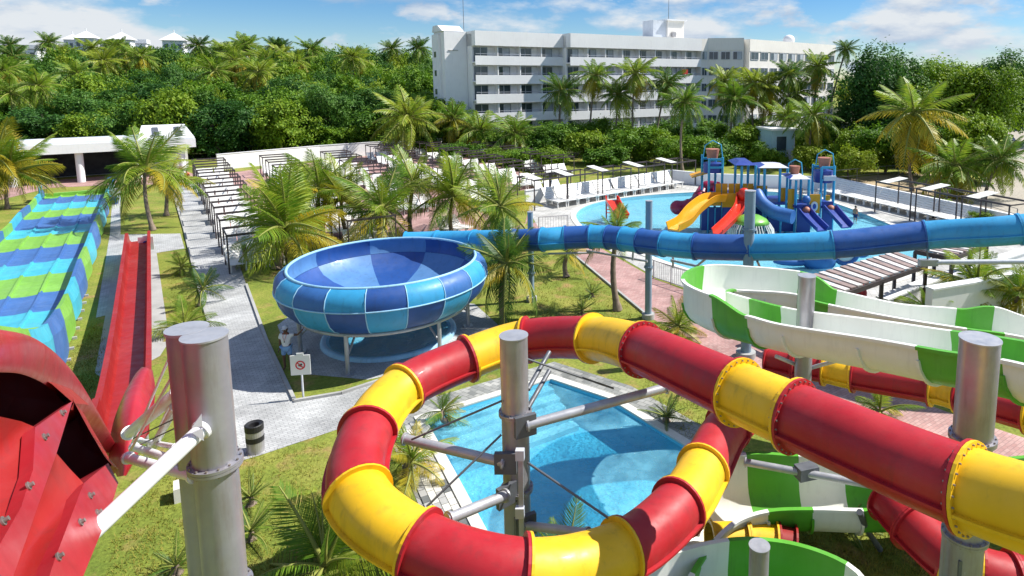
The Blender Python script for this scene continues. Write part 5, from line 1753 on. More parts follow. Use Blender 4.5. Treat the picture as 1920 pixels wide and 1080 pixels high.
# slatted pergola by the pool
def pergola(px, label, nsl, zt=2.5, posts=True):
    c = [G(x, y, zt) for x, y in px]
    e = thing('pergola', label, 'pergola', (c[0].x, c[0].y, 0))
    for a, b in ((0, 1), (3, 2)):
        mb = MB(); mb.bar(c[a], c[b], 0.12, 0.2, 'dark_frame'); part('edge_beam', mb, e)
    for a, b in ((0, 3), (1, 2)):
        mb = MB(); mb.bar(c[a], c[b], 0.14, 0.22, 'dark_frame'); part('main_beam', mb, e)
    mb = MB(); mb.bar((c[0] + c[3]) / 2 * 1.0 - UP * 0.1, (c[1] + c[2]) / 2 - UP * 0.1, 0.12, 0.16, 'dark_frame'); part('middle_beam', mb, e)
    mb = MB(); mb.bar(c[0].lerp(c[1], 0.5) - UP * 0.1, c[3].lerp(c[2], 0.5) - UP * 0.1, 0.12, 0.16, 'dark_frame'); part('middle_beam', mb, e)
    for k in range(nsl):
        t = (k + 0.5) / nsl
        mb = MB(); mb.bar(c[0].lerp(c[1], t) + UP * 0.16, c[3].lerp(c[2], t) + UP * 0.16, (c[1] - c[0]).length / nsl * 0.62, 0.06, 'slat' if k % 2 else 'slat_pale'); part('slat', mb, e)
    if posts:
        for q in (c[0], c[1], c[2], c[3], c[0].lerp(c[1], 0.5), c[3].lerp(c[2], 0.5)):
            mb = MB(); mb.bar(Vector((q.x, q.y, 0)), q, 0.14, 0.14, 'dark_frame'); part('post', mb, e)
pergola([(1475, 535), (1680, 477), (1736, 499), (1556, 562)], 'brown slatted pergola beside the play pool below the blue tube', 16)
pergola([(1716, 472), (1790, 455), (1850, 462), (1785, 486)], 'small slatted pergola behind the blue tube at right', 9)

# ================================================================== signs, bin, small things
def sign(px, py, label, w_=0.66, h_=0.72, top=1.65, rz=0.15, kind='no'):
    b = G(px, py)
    e = thing('warning_sign' if kind == 'no' else 'info_sign', label, 'sign', b)
    mb = MB(); mb.cyl(b, b + UP * (top - h_ * 0.5), 0.035, 'white_steel', n=10); part('post', mb, e)
    c = b + UP * (top - h_ / 2) + Vector((0, -0.05, 0))
    X = Vector((math.cos(rz), math.sin(rz), 0)); Y = Vector((-math.sin(rz), math.cos(rz), 0))
    mb = MB()
    mb.box(c, (w_, 0.03, h_), 'sign_white', ax=(X, Y, UP)); mb.box(c + UP * (h_ / 2 + 0.04), (w_ * 0.35, 0.03, 0.08), 'sign_white', ax=(X, Y, UP))
    pn = part('board', mb, e)
    f = c - Y * 0.02
    def disc(r0, r1, mat, off, n=28):
        mb = MB()
        a = [f - Y * off + (X * math.cos(2 * math.pi * k / n) + UP * math.sin(2 * math.pi * k / n)) * r1 for k in range(n)]
        if r0 == 0: mb.add(a, [tuple(range(n))], mat)
        else:
            b_ = [f - Y * off + (X * math.cos(2 * math.pi * k / n) + UP * math.sin(2 * math.pi * k / n)) * r0 for k in range(n)]
            mb.add(a + b_, [(k, (k + 1) % n, n + (k + 1) % n, n + k) for k in range(n)], mat)
        part('symbol', mb, pn)
    if kind == 'no':
        disc(0.12, 0.165, 'sign_red', 0.004)
        mb = MB()
        mb.box(f - Y * 0.006 + UP * 0.01, (0.14, 0.004, 0.05), 'black', ax=((X + UP * 0.5).normalized(), Y, (UP - X * 0.5).normalized()))
        mb.box(f - Y * 0.006 - UP * 0.02, (0.10, 0.004, 0.05), 'black', ax=((X - UP * 0.6).normalized(), Y, (UP + X * 0.6).normalized()))
        part('symbol', mb, pn)
        mb = MB(); mb.box(f - Y * 0.010, (0.27, 0.004, 0.035), 'sign_red', ax=((X - UP).normalized(), Y, (UP + X).normalized())); part('symbol', mb, pn)
    else:
        disc(0, 0.17, 'sign_blue', 0.004)
        mb = MB(); mb.box(f - Y * 0.01 + UP * 0.02, (0.08, 0.004, 0.14), 'black', ax=(X, Y, UP)); part('symbol', mb, pn)
sign(569, 748, 'white prohibition sign with red crossed circle on a post by the grey path')
sign(277, 478, 'white board with blue round symbol behind the red run-out', 0.85, 0.85, 1.2, 0.3, 'info')

def bin_():
    b = G(480, 846)
    e = thing('litter_bin', 'round metal litter bin with dark bands beside the grey path', 'bin', b)
    def lat(pr, mat, nm):
        mb = MB(); mb.loft([[b + Vector((r * math.cos(2 * math.pi * k / 24), r * math.sin(2 * math.pi * k / 24), z)) for k in range(24)] for r, z in pr], mat, False, False); part(nm, mb, e)
    lat([(0.24, 0.0), (0.25, 0.36)], 'bin_grey', 'body')
    lat([(0.255, 0.36), (0.255, 0.52)], 'black', 'band')
    lat([(0.25, 0.52), (0.25, 0.72)], 'bin_grey', 'body')
    lat([(0.262, 0.70), (0.262, 0.88), (0.24, 0.90), (0.15, 0.86), (0.13, 0.70)], 'black', 'lid')
    lat([(0.13, 0.70), (0.01, 0.70)], 'bin_grey', 'ashtray')
bin_()

def totem():
    b = G(213, 383)
    e = thing('signpost_stand', 'small round blue topped stand at the end of the racing slide', 'stand', b)  # built as a signpost: blue top and white panel on a pole
    mb = MB(); mb.cyl(b, b + UP * 2.0, 0.05, 'white_steel', n=8); part('pole', mb, e)
    mb = MB(); mb.box(b + UP * 1.35, (0.45, 0.10, 0.9), 'sign_white', 0.3); part('panel', mb, e)
    mb = MB(); mb.ellipsoid(b + UP * 2.2, (0.36, 0.36, 0.3), 'midblue'); part('top', mb, e)
    mb = MB(); mb.box(b + UP * 0.35, (0.5, 0.5, 0.7), 'play_navy', 0.3); part('base', mb, e)
totem()

def barrel(px, py, label):
    b = G(px, py)
    e = thing('red_drum', label, 'drum', b)
    mb = MB(); mb.loft([[b + Vector((r * math.cos(2 * math.pi * k / 20), r * math.sin(2 * math.pi * k / 20), z)) for k in range(20)] for r, z in ((0.38, 0), (0.45, 0.2), (0.46, 0.7), (0.38, 1.0), (0.3, 1.05), (0.02, 1.05))], 'scarlet', True, False); part('body', mb, e)
    mb = MB(); mb.cyl(b + UP * 1.05, b + UP * 1.12, 0.32, 'red', n=20); part('lid', mb, e)
barrel(1606, 572, 'red drum standing near the pergola above the green flume')

# ================================================================== people
def skin_mesh(name, joints, edges, mat, sub=2, root=0):
    me = bpy.data.meshes.new(name)
    keys = list(joints)
    me.from_pydata([joints[k][0] for k in keys], [(keys.index(a), keys.index(b)) for a, b in edges], [])
    o = bpy.data.objects.new(name, me)
    COL.objects.link(o)
    sk = o.modifiers.new('skin', 'SKIN')
    sk.use_smooth_shade = True
    layer = me.skin_vertices[0] if me.skin_vertices else None
    if layer is None:
        me.attributes.new
    for i, k in enumerate(keys):
        r = joints[k][1]
        v = me.skin_vertices[0].data[i]
        v.radius = (r, r) if not isinstance(r, tuple) else r
        v.use_root = (i == root)
    ss = o.modifiers.new('sub', 'SUBSURF')
    ss.levels = sub; ss.render_levels = sub
    dg = bpy.context.evaluated_depsgraph_get()
    dg.update()
    ev = o.evaluated_get(dg)
    m2 = bpy.data.meshes.new_from_object(ev)
    m2.materials.clear()
    m2.materials.append(M[mat])
    m2.polygons.foreach_set('use_smooth', [True] * len(m2.polygons))
    bpy.data.objects.remove(o, do_unlink=True)
    return m2
def person(pos, rz, scale, label, group, skin, shirt, shorts, pose, cap=None, fingers=True):
    """pose: dict of joint overrides in a 1.75 m figure standing on z=0, facing -y"""
    j = {'pel': (0, 0, 0.94), 'sp': (0, 0.0, 1.15), 'ch': (0, 0.01, 1.34), 'nk': (0, 0.01, 1.48), 'hd': (0, -0.01, 1.60), 'tp': (0, 0.0, 1.72),
         'ls': (-0.18, 0.01, 1.40), 'le': (-0.24, 0.03, 1.12), 'lw': (-0.25, -0.06, 0.88), 'lh': (-0.25, -0.09, 0.80),
         'rs': (0.18, 0.01, 1.40), 're': (0.24, 0.03, 1.12), 'rw': (0.25, -0.06, 0.88), 'rh': (0.25, -0.09, 0.80),
         'lp': (-0.10, 0, 0.88), 'lk': (-0.11, -0.02, 0.49), 'la': (-0.11, 0.03, 0.09), 'lt': (-0.12, -0.13, 0.04),
         'rp': (0.10, 0, 0.88), 'rk': (0.11, -0.02, 0.49), 'ra': (0.11, 0.03, 0.09), 'rt': (0.12, -0.13, 0.04)}
    j.update(pose or {})
    rr = {'pel': 0.135, 'sp': 0.12, 'ch': 0.14, 'nk': 0.055, 'hd': 0.095, 'tp': 0.07, 'ls': 0.065, 'rs': 0.065, 'le': 0.043, 're': 0.043, 'lw': 0.028, 'rw': 0.028, 'lh': 0.035, 'rh': 0.035,
          'lp': 0.095, 'rp': 0.095, 'lk': 0.06, 'rk': 0.06, 'la': 0.038, 'ra': 0.038, 'lt': 0.033, 'rt': 0.033}
    J_ = {k: (Vector(v), rr[k]) for k, v in j.items()}
    E_ = [('pel', 'sp'), ('sp', 'ch'), ('ch', 'nk'), ('nk', 'hd'), ('hd', 'tp'), ('ch', 'ls'), ('ls', 'le'), ('le', 'lw'), ('lw', 'lh'), ('ch', 'rs'), ('rs', 're'), ('re', 'rw'), ('rw', 'rh'),
          ('pel', 'lp'), ('lp', 'lk'), ('lk', 'la'), ('la', 'lt'), ('pel', 'rp'), ('rp', 'rk'), ('rk', 'ra'), ('ra', 'rt')]
    me = skin_mesh('body', J_, E_, skin)
    e = bpy.data.objects.new('person', None); COL.objects.link(e)
    def pt(nm, data):
        o = bpy.data.objects.new(nm, data.mesh(nm) if isinstance(data, MB) else data); COL.objects.link(o); o.parent = e; return o
    # fingers, nose and ears join the body mesh
    mb = MB()
    if fingers:
        for h_, w_ in (('lh', 'lw'), ('rh', 'rw')):
            hp, wp = J_[h_][0], J_[w_][0]
            d = (hp - wp).normalized()
            sd_ = Vector((0, 1, 0)) if abs(d.y) < 0.8 else Vector((0, 0, 1))
            sd_ = (sd_ - d * sd_.dot(d)).normalized()
            nn_ = d.cross(sd_)
            for q, ln in ((-0.03, 0.075), (-0.01, 0.088), (0.01, 0.082), (0.03, 0.066)):
                a = hp + sd_ * q + d * 0.02
                mb.tube([a, a + d * ln * 0.5 + nn_ * 0.004, a + d * ln * 0.85 + nn_ * 0.018], [0.010, 0.009, 0.007], skin, n=6)
            a = hp - sd_ * 0.03
            mb.tube([a, a - sd_ * 0.03 + d * 0.03, a - sd_ * 0.038 + d * 0.055], [0.012, 0.010, 0.008], skin, n=6)
    hd = J_['hd'][0]
    mb.ellipsoid(hd + Vector((0, -0.098, 0.0)), (0.016, 0.02, 0.026), skin, 8, 6)
    for sx in (-1, 1): mb.ellipsoid(hd + Vector((sx * 0.095, 0.01, 0.0)), (0.012, 0.024, 0.034), skin, 8, 6)
    bm = bmesh.new(); bm.from_mesh(me); bm.from_mesh(mb.mesh('x')); bm.to_mesh(me); bm.free()
    pt('body', me)
    mb = MB()
    for sx in (-1, 1):
        mb.ellipsoid(hd + Vector((sx * 0.034, -0.088, 0.022)), (0.014, 0.008, 0.009), 'sign_white', 8, 6)
        mb.ellipsoid(hd + Vector((sx * 0.034, -0.094, 0.022)), (0.006, 0.005, 0.006), 'black', 6, 5)
    pt('eyes', mb)
    mb = MB(); mb.ellipsoid(hd + Vector((0, -0.090, -0.05)), (0.028, 0.010, 0.008), 'maroon', 8, 6); pt('mouth', mb)
    mb = MB(); mb.ellipsoid(J_['tp'][0] + Vector((0, 0.022, -0.045)), (0.105, 0.108, 0.085), 'hair', 14, 10); pt('hair', mb)
    if cap:
        mb = MB(); mb.ellipsoid(J_['tp'][0] + Vector((0, 0.005, -0.018)), (0.110, 0.115, 0.075), cap, 14, 10)
        mb.box(J_['tp'][0] + Vector((0, -0.14, -0.035)), (0.15, 0.11, 0.012), cap); pt('cap', mb)
    if shirt:
        S_ = {k: (J_[k][0], r) for k, r in (('sp', 0.15), ('ch', 0.163), ('ls', 0.088), ('rs', 0.088))}
        S_['hem'] = (J_['pel'][0] + Vector((0, 0, 0.02)), 0.165)
        S_['lm'] = (J_['ls'][0].lerp(J_['le'][0], 0.6), 0.075); S_['rm'] = (J_['rs'][0].lerp(J_['re'][0], 0.6), 0.075)
        pt('shirt', skin_mesh('shirt', S_, [('hem', 'sp'), ('sp', 'ch'), ('ch', 'ls'), ('ls', 'lm'), ('ch', 'rs'), ('rs', 'rm')], shirt))
    if shorts:
        S_ = {'pel': (J_['pel'][0] + Vector((0, 0, 0.01)), 0.155), 'lp': (J_['lp'][0], 0.118), 'rp': (J_['rp'][0], 0.118), 'lm': (J_['lp'][0].lerp(J_['lk'][0], 0.8), 0.095), 'rm': (J_['rp'][0].lerp(J_['rk'][0], 0.8), 0.095)}
        pt('shorts', skin_mesh('shorts', S_, [('pel', 'lp'), ('lp', 'lm'), ('pel', 'rp'), ('rp', 'rm')], shorts))
    e.location = pos; e.rotation_euler = (0, 0, rz); e.scale = (scale,) * 3
    return tag(e, label, 'person', group)
lg = person(G(540, 692), 0.15, 1.0, 'person in white shirt and light blue shorts leaning a hand on the bowl', None, 'skin', 'cloth_white', 'cloth_blue',
       {'re': (0.42, 0.04, 1.36), 'rw': (0.58, 0.02, 1.52), 'rh': (0.63, 0.02, 1.58), 'lw': (-0.23, -0.02, 0.87)}, cap='cloth_white')
mb = MB()
mb.tube([Vector((-0.07, -0.03, 1.5)), Vector((-0.05, -0.165, 1.36)), Vector((0.0, -0.19, 1.22)), Vector((0.05, -0.165, 1.36)), Vector((0.07, -0.03, 1.5))], 0.008, 'cloth_red', n=5)
mb.box((0, -0.19, 1.19), (0.03, 0.02, 0.05), 'black')
_o = bpy.data.objects.new('whistle_cord', mb.mesh('whistle_cord')); COL.objects.link(_o); _o.parent = lg
walk = {'lk': (-0.11, -0.16, 0.52), 'la': (-0.11, -0.18, 0.10), 'lt': (-0.12, -0.34, 0.06), 'rk': (0.11, 0.04, 0.48), 'ra': (0.11, 0.26, 0.13), 'rt': (0.12, 0.12, 0.04), 'lw': (-0.25, 0.14, 0.92), 'lh': (-0.25, 0.16, 0.84), 'rw': (0.25, -0.2, 0.94), 'rh': (0.25, -0.24, 0.87)}
person(G(334, 349), -0.2, 0.98, 'dark haired person in red swimwear walking on the grey path, left of two', None, 'skin_tan', 'cloth_red', 'cloth_navy', walk)
person(G(352, 349), 0.1, 0.98, 'person in orange swimwear walking on the grey path, right of two', None, 'skin_tan', 'cloth_orange', 'cloth_orange', walk)
person(G(1603, 420, -0.3), 2.2, 0.85, 'child in dark swimwear standing in the play pool by the navy slides', None, 'skin_tan', None, 'cloth_navy', None)

# ================================================================== vehicles on the road
def car(px, py, rz, label, paint):
    b = G(px, py)
    e = bpy.data.objects.new('parked_car', None); COL.objects.link(e)
    def pt(nm, mb, par=None):
        o = bpy.data.objects.new(nm, mb.mesh(nm)); COL.objects.link(o); o.parent = par or e; return o
    prof = [(-2.1, 0.35), (-2.15, 0.8), (-1.5, 0.95), (-1.2, 1.0), (1.5, 1.0), (2.1, 0.9), (2.15, 0.4)]
    mb = MB(); mb.prism([Vector((x, -0.85, z)) for x, z in prof], (0, 1.7, 0), paint); pt('body', mb)
    cabp = [(-1.2, 1.0), (-0.55, 1.48), (0.9, 1.48), (1.55, 1.0)]
    mb = MB(); mb.prism([Vector((x, -0.75, z)) for x, z in cabp], (0, 1.5, 0), paint); cb = pt('cabin', mb)
    mb = MB(); mb.prism([Vector((x * 0.86 + 0.02, -0.76, 1.04 + (z - 1) * 0.82)) for x, z in cabp], (0, 1.52, 0), 'window'); pt('side_window', mb, cb)
    mb = MB(); mb.prism([Vector((-1.17, -0.64, 1.05)), Vector((-1.17, 0.64, 1.05)), Vector((-0.64, 0.6, 1.44)), Vector((-0.64, -0.6, 1.44))], (-0.03, 0, 0.02), 'window'); pt('windscreen', mb, cb)
    for x in (-1.35, 1.35):
        for y in (-0.8, 0.8):
            mb = MB(); mb.cyl((x, y - 0.1, 0.33), (x, y + 0.1, 0.33), 0.33, 'black', n=18); w_ = pt('wheel', mb)
            mb = MB(); mb.cyl((x, y - 0.11, 0.33), (x, y + 0.11, 0.33), 0.19, 'bin_grey', n=14); pt('rim', mb, w_)
    for y in (-0.6, 0.6):
        mb = MB(); mb.box((-2.14, y, 0.7), (0.06, 0.3, 0.14), 'sign_white'); pt('headlight', mb)
    e.location = b; e.rotation_euler = (0, 0, rz)
    tag(e, label, 'car', 'cars on the far road')
car(1888, 268, 1.2, 'dark car on the pale road at the right edge', 'car_dark')
car(1876, 218, 0.2, 'white vehicle far up the road under the trees', 'car_white')
# ================================================================== palms
def frond_mesh(L, droop, npair, ll, mat, wid=0.045, seed=0, twist=0.5, dense=True):
    r = random.Random(seed)
    mb = MB()
    n = 10
    crv = []
    for k in range(n + 1):
        s = k / n
        crv.append(Vector((L * (s - 0.10 * droop * s ** 3), 0.0, -droop * L * 0.55 * s ** 2.2)))
    mb.tube(crv, [0.035 * (1 - 0.85 * k / n) for k in range(n + 1)], 'rachis', n=4, caps=False)
    def at(s):
        f = s * n; k = min(int(f), n - 1); return crv[k].lerp(crv[k + 1], f - k), (crv[k + 1] - crv[k]).normalized()
    for i in range(npair):
        s = 0.14 + 0.86 * (i + 0.5) / npair
        p, T = at(s)
        Ul = Vector((0, 1, 0)).cross(T) * -1
        for sd in (-1, 1):
            if r.random() < 0.04: continue
            l = ll * (0.35 + 0.65 * math.sin(math.pi * min(1, (s * 0.92 + 0.12)))) * r.uniform(0.82, 1.12)
            fw = 0.45 + 0.5 * s + r.uniform(-0.1, 0.1)
            d = (Vector((0, sd, 0)) + T * fw - Vector((0, 0, 1)) * (0.16 + twist * r.uniform(0.3, 1.0) * 0.55)).normalized()
            d2 = (d - Vector((0, 0, 1)) * (0.35 + 0.5 * twist)).normalized()
            wv = T * wid
            a = p; m_ = p + d * l * 0.55; t = m_ + d2 * l * 0.45
            mb.add([a - wv * 0.6, a + wv * 0.6, m_ + wv, m_ - wv, t], [(0, 1, 2, 3), (3, 2, 4)], mat)
    return mb.mesh('frond')
FR = {}
for cname in ('frond', 'frond_yellow', 'frond_dark'):
    FR[cname] = [[frond_mesh(1.0, dr, 42, 0.36, cname, 0.0088, seed=i * 7 + v, twist=tw) for v in range(2)] for i, (dr, tw) in enumerate(((0.25, 0.2), (0.6, 0.45), (1.0, 0.75), (1.35, 1.1)))]
CYF = [[frond_mesh(1.0, dr, 38, 0.15, 'frond_dark', 0.008, seed=300 + i * 5 + v, twist=0.1) for v in range(2)] for i, dr in enumerate((0.1, 0.25, 0.45, 0.6))]
def crown_mesh(nf, L, seed, mats, elev=(70, -35), npair=20):
    """one far-off crown: fronds joined"""
    r = random.Random(seed)
    bm = bmesh.new()
    mats_ = []
    mats_l = ['rachis'] + list(dict.fromkeys(mats))
    cache = {}
    for k in range(nf):
        t = k / (nf - 1)
        e_ = R(elev[0] + (elev[1] - elev[0]) * t + r.uniform(-9, 9))
        cm = mats[min(len(mats) - 1, int(t * len(mats)))]
        key = (int(t * 2.99), cm)
        if key not in cache: cache[key] = frond_mesh(1.0, (0.35, 0.8, 1.25)[key[0]], npair, 0.36, cm, 0.019, seed=seed + key[0], twist=(0.3, 0.7, 1.0)[key[0]])
        me = cache[key]
        b2 = bmesh.new(); b2.from_mesh(me)
        for f in b2.faces:
            nm = me.materials[f.material_index].name
            f.material_index = mats_l.index('rachis') if nm == M['rachis'].name else mats_l.index(cm)
        l_ = L * r.uniform(0.82, 1.1) * (0.8 if t < 0.12 else 1)
        mt = Matrix.Rotation(k * 2.39996 + r.uniform(-0.2, 0.2), 4, 'Z') @ Matrix.Rotation(-e_, 4, 'Y') @ Matrix.Rotation(r.uniform(-0.3, 0.3), 4, 'X') @ Matrix.Scale(l_, 4)
        b2.transform(mt)
        tmp = bpy.data.meshes.new('t'); b2.to_mesh(tmp); b2.free()
        bm.from_mesh(tmp); bpy.data.meshes.remove(tmp)
    me = bpy.data.meshes.new('crown')
    bm.to_mesh(me); bm.free()
    for m_ in mats_l: me.materials.append(M[m_])
    return me
CROWNS = {'green': [crown_mesh(30, 1.0, 3 + i, ['frond', 'frond', 'frond']) for i in range(2)],
          'mixed': [crown_mesh(32, 1.0, 31 + i, ['frond', 'frond', 'frond_yellow'], (70, -60)) for i in range(2)],
          'dark': [crown_mesh(30, 1.0, 61 + i, ['frond_dark', 'frond_dark', 'frond'], (70, -45)) for i in range(2)],
          'yellow': [crown_mesh(32, 1.0, 91 + i, ['frond', 'frond_yellow', 'frond_yellow'], (70, -75)) for i in range(2)]}
def trunk_mesh(b, t, r0, r1, bend=0.0, n=9, mat='trunk'):
    mb = MB()
    k = 9
    d = t - b
    sd = Vector((-d.y, d.x, 0)); sd = sd.normalized() if sd.length > 0.05 else Vector((1, 0, 0))
    pts, rs = [], []
    for i in range(k * 2 + 1):
        s = i / (k * 2)
        pts.append(b + d * s + sd * math.sin(math.pi * s) * bend)
        rr = r0 * (1 + 0.55 * max(0, 1 - s * 7)) * (1 - s) + r1 * s
        rs.append(rr * (1.0 + (0.06 if i % 2 else -0.04)))
    mb.tube(pts, rs, mat, n=n)
    return mb
def palm(base, top, L, label, style='green', near=False, nf=18, r0=0.16, group=None, elev=(78, -30), seed=0, bend=0.2, name='coconut_palm', yellow=0.15):
    r = random.Random(seed * 13 + 5)
    base, top = Vector(base), Vector(top)
    e = thing(name, label, 'palm tree', base, group)
    part('trunk', trunk_mesh(base, top, r0, r0 * 0.62, bend), e)
    if near:
        for k in range(nf):
            t = k / (nf - 1)
            cn = 'frond_dark' if style == 'dark' else 'frond'
            if t > 0.55 and r.random() < yellow * 2.2: cn = 'frond_yellow'
            elif r.random() < yellow * 0.35: cn = 'frond_yellow'
            ti = min(3, int(t * 3.2 + r.uniform(-0.4, 0.6)))
            o = bpy.data.objects.new('frond', (CYF if name == 'cycad' else FR[cn])[max(0, ti)][r.randint(0, 1)])
            COL.objects.link(o)
            o.parent = e
            o.location = top - base - UP * (0.10 * t)
            e_ = R(elev[0] + (elev[1] - elev[0]) * t + r.uniform(-14, 14))
            q = Quaternion((0, 0, 1), k * 2.39996 + r.uniform(-0.5, 0.5)) @ Quaternion((0, 1, 0), -e_) @ Quaternion((1, 0, 0), r.uniform(-0.9, 0.9))
            o.rotation_mode = 'QUATERNION'
            o.rotation_quaternion = q
            l_ = L * r.uniform(0.68, 1.15)
            o.scale = (l_, l_, l_)
    else:
        o = bpy.data.objects.new('crown', CROWNS[style][r.randint(0, 1)])
        COL.objects.link(o)
        o.parent = e
        o.location = top - base
        o.rotation_euler = (r.uniform(-0.15, 0.15), r.uniform(-0.15, 0.15), r.uniform(0, 6.28))
        l_ = L * r.uniform(0.92, 1.08)
        o.scale = (l_, l_, l_)
    return e
def palm_px(bpx, cpx, Lpx, label, t=None, **k):
    """base pixel on the ground, crown-heart pixel straight above it in depth, frond length in pixels"""
    b = G(*bpx)
    tt = b.y / ray(*bpx).y
    c = A(cpx[0], cpx[1], tt)
    return palm(b, c, Lpx * tt / FPX, label, **k)
near_palms = [
    ((287, 432), (272, 318), 92, 'leaning palm left of the grey path beside the racing slide', dict(seed=1, nf=18, yellow=0.2)),
    ((312, 405), (318, 338), 60, 'thinner palm just behind the leaning one near the grey path', dict(seed=2, nf=12, yellow=0.4)),
    ((14, 392), (16, 322), 88, 'dark palm cut by the left picture edge', dict(seed=3, nf=18, yellow=0.3)),
    ((-26, 395), (-8, 300), 80, 'palm at the far left edge behind the dark one', dict(seed=4, nf=14, yellow=0.3)),
    ((520, 505), (535, 432), 130, 'big bushy palm left of the blue bowl', dict(seed=5, nf=22, yellow=0.28, r0=0.24, elev=(84, -22))),
    ((560, 470), (552, 385), 84, 'palm behind the bushy one among the sunbed frames', dict(seed=6, nf=16, yellow=0.3)),
    ((610, 455), (598, 352), 78, 'palm rising between the second and third sunbed rows', dict(seed=7, nf=16, yellow=0.35)),
    ((655, 450), (640, 370), 80, 'palm with long arching fronds behind the bowl', dict(seed=8, nf=15, yellow=0.3)),
    ((716, 460), (716, 392), 92, 'bright green young palm directly behind the bowl', dict(seed=9, nf=17, yellow=0.1)),
    ((770, 440), (775, 345), 76, 'palm between the bowl and the farther sunbed frames', dict(seed=10, nf=15, yellow=0.2)),
    ((848, 445), (850, 368), 100, 'tall arching palm right of the young palm behind the bowl', dict(seed=11, nf=18, yellow=0.25)),
    ((930, 470), (938, 388), 92, 'palm left of the thin blue grey pole', dict(seed=12, nf=17, yellow=0.12)),
    ((945, 612), (950, 492), 100, 'dark green palm leaning over the right rim of the bowl', dict(seed=13, nf=18, yellow=0.06, style='dark', r0=0.15)),
    ((1158, 582), (1156, 440), 66, 'slim palm beside the pink path, its top behind the blue tube', dict(seed=14, nf=13, yellow=0.1, r0=0.17, elev=(85, 5))),
    ((1062, 520), (1066, 474), 44, 'small palm on the lawn by the pink path', dict(seed=15, nf=11, yellow=0.15)),
    ((1820, 625), (1832, 540), 98, 'palm in front of the white terrace wall at right', dict(seed=16, nf=18, yellow=0.2)),
    ((1728, 640), (1742, 585), 72, 'small palm left of the white terrace wall', dict(seed=17, nf=13, yellow=0.25)),
    ((1905, 640), (1912, 552), 84, 'palm at the right edge above the green flume', dict(seed=18, nf=16, yellow=0.35)),
    ((1275, 640), (1272, 612), 58, 'low feathery palm beside the end of the green flume', dict(seed=19, nf=15, yellow=0.35, r0=0.1)),
    ((360, 625), (345, 610), 66, 'young palm behind the columns beside the red run-out', dict(seed=20, nf=12, yellow=0.2, r0=0.1)),
    ((338, 515), (340, 500), 34, 'tiny palm on the strip of lawn left of the grey path', dict(seed=21, nf=10, yellow=0.1, r0=0.06)),
    ((372, 575), (380, 540), 42, 'little dark palm at the edge of the grey path', dict(seed=22, nf=10, yellow=0.1, style='dark', r0=0.07)),
    ((612, 1090), (610, 1062), 165, 'bright green young palm at the bottom edge left of the tube ring', dict(seed=23, nf=14, yellow=0.05, r0=0.1, elev=(82, 10))),
    ((770, 905), (772, 862), 95, 'yellow green palm inside the left of the tube ring', dict(seed=24, nf=13, yellow=0.35, r0=0.12, elev=(80, -10))),
    ((1060, 1105), (1058, 1060), 105, 'dark palm top peeping up inside the tube ring at the front', dict(seed=25, nf=13, yellow=0.0, style='dark', r0=0.12)),
    ((840, 790), (830, 770), 50, 'short palm between the tube ring and the splash pool corner', dict(seed=26, nf=10, yellow=0.2, r0=0.1)),
    ((1476, 545), (1474, 530), 26, 'small potted looking palm at the edge of the play pool', dict(seed=27, nf=9, yellow=0.1, r0=0.06)),
    ((1640, 790), (1650, 770), 70, 'drooping palm beneath the green flume on the pink paving', dict(seed=28, nf=11, yellow=0.3, r0=0.1)),
]
for b, c, L, lab, kw in near_palms:
    kw['nf'] = int(kw['nf'] * 1.45)
    palm_px(b, c, L, lab, near=True, **kw)
# cycads: stiff rosettes close to the ground
def cycad(bpx, Lpx, label, nf=16, seed=0, style='dark'):
    b = G(*bpx)
    tt = b.y / ray(*bpx).y
    e = palm(b, b + UP * 0.22, Lpx * tt / FPX, label, style=style, near=True, nf=nf, r0=0.11, elev=(62, 8), seed=seed, bend=0.0, name='cycad', yellow=0.04)
    e['category'] = 'shrub'
    return e
for k, (b, L, lab) in enumerate([((1110, 556), 26, 'dark cycad on the lawn, farther of the two'), ((1092, 588), 34, 'dark cycad on the lawn, nearer of the two'),
                                 ((470, 1010), 75, 'dark spiky cycad just right of the grey columns'), ((470, 945), 52, 'dark spiky cycad behind another beside the columns'),
                                 ((330, 1075), 60, 'dark cycad at the bottom edge left of the columns'), ((1250, 790), 52, 'spreading dark cycad on the grass right of the splash pool'),
                                 ((1300, 730), 40, 'dark cycad on the grass under the long red tube'), ((1580, 990), 70, 'sprawling cycad on the grass under the lower green flume')]):
    cycad(b, L, lab, seed=40 + k)
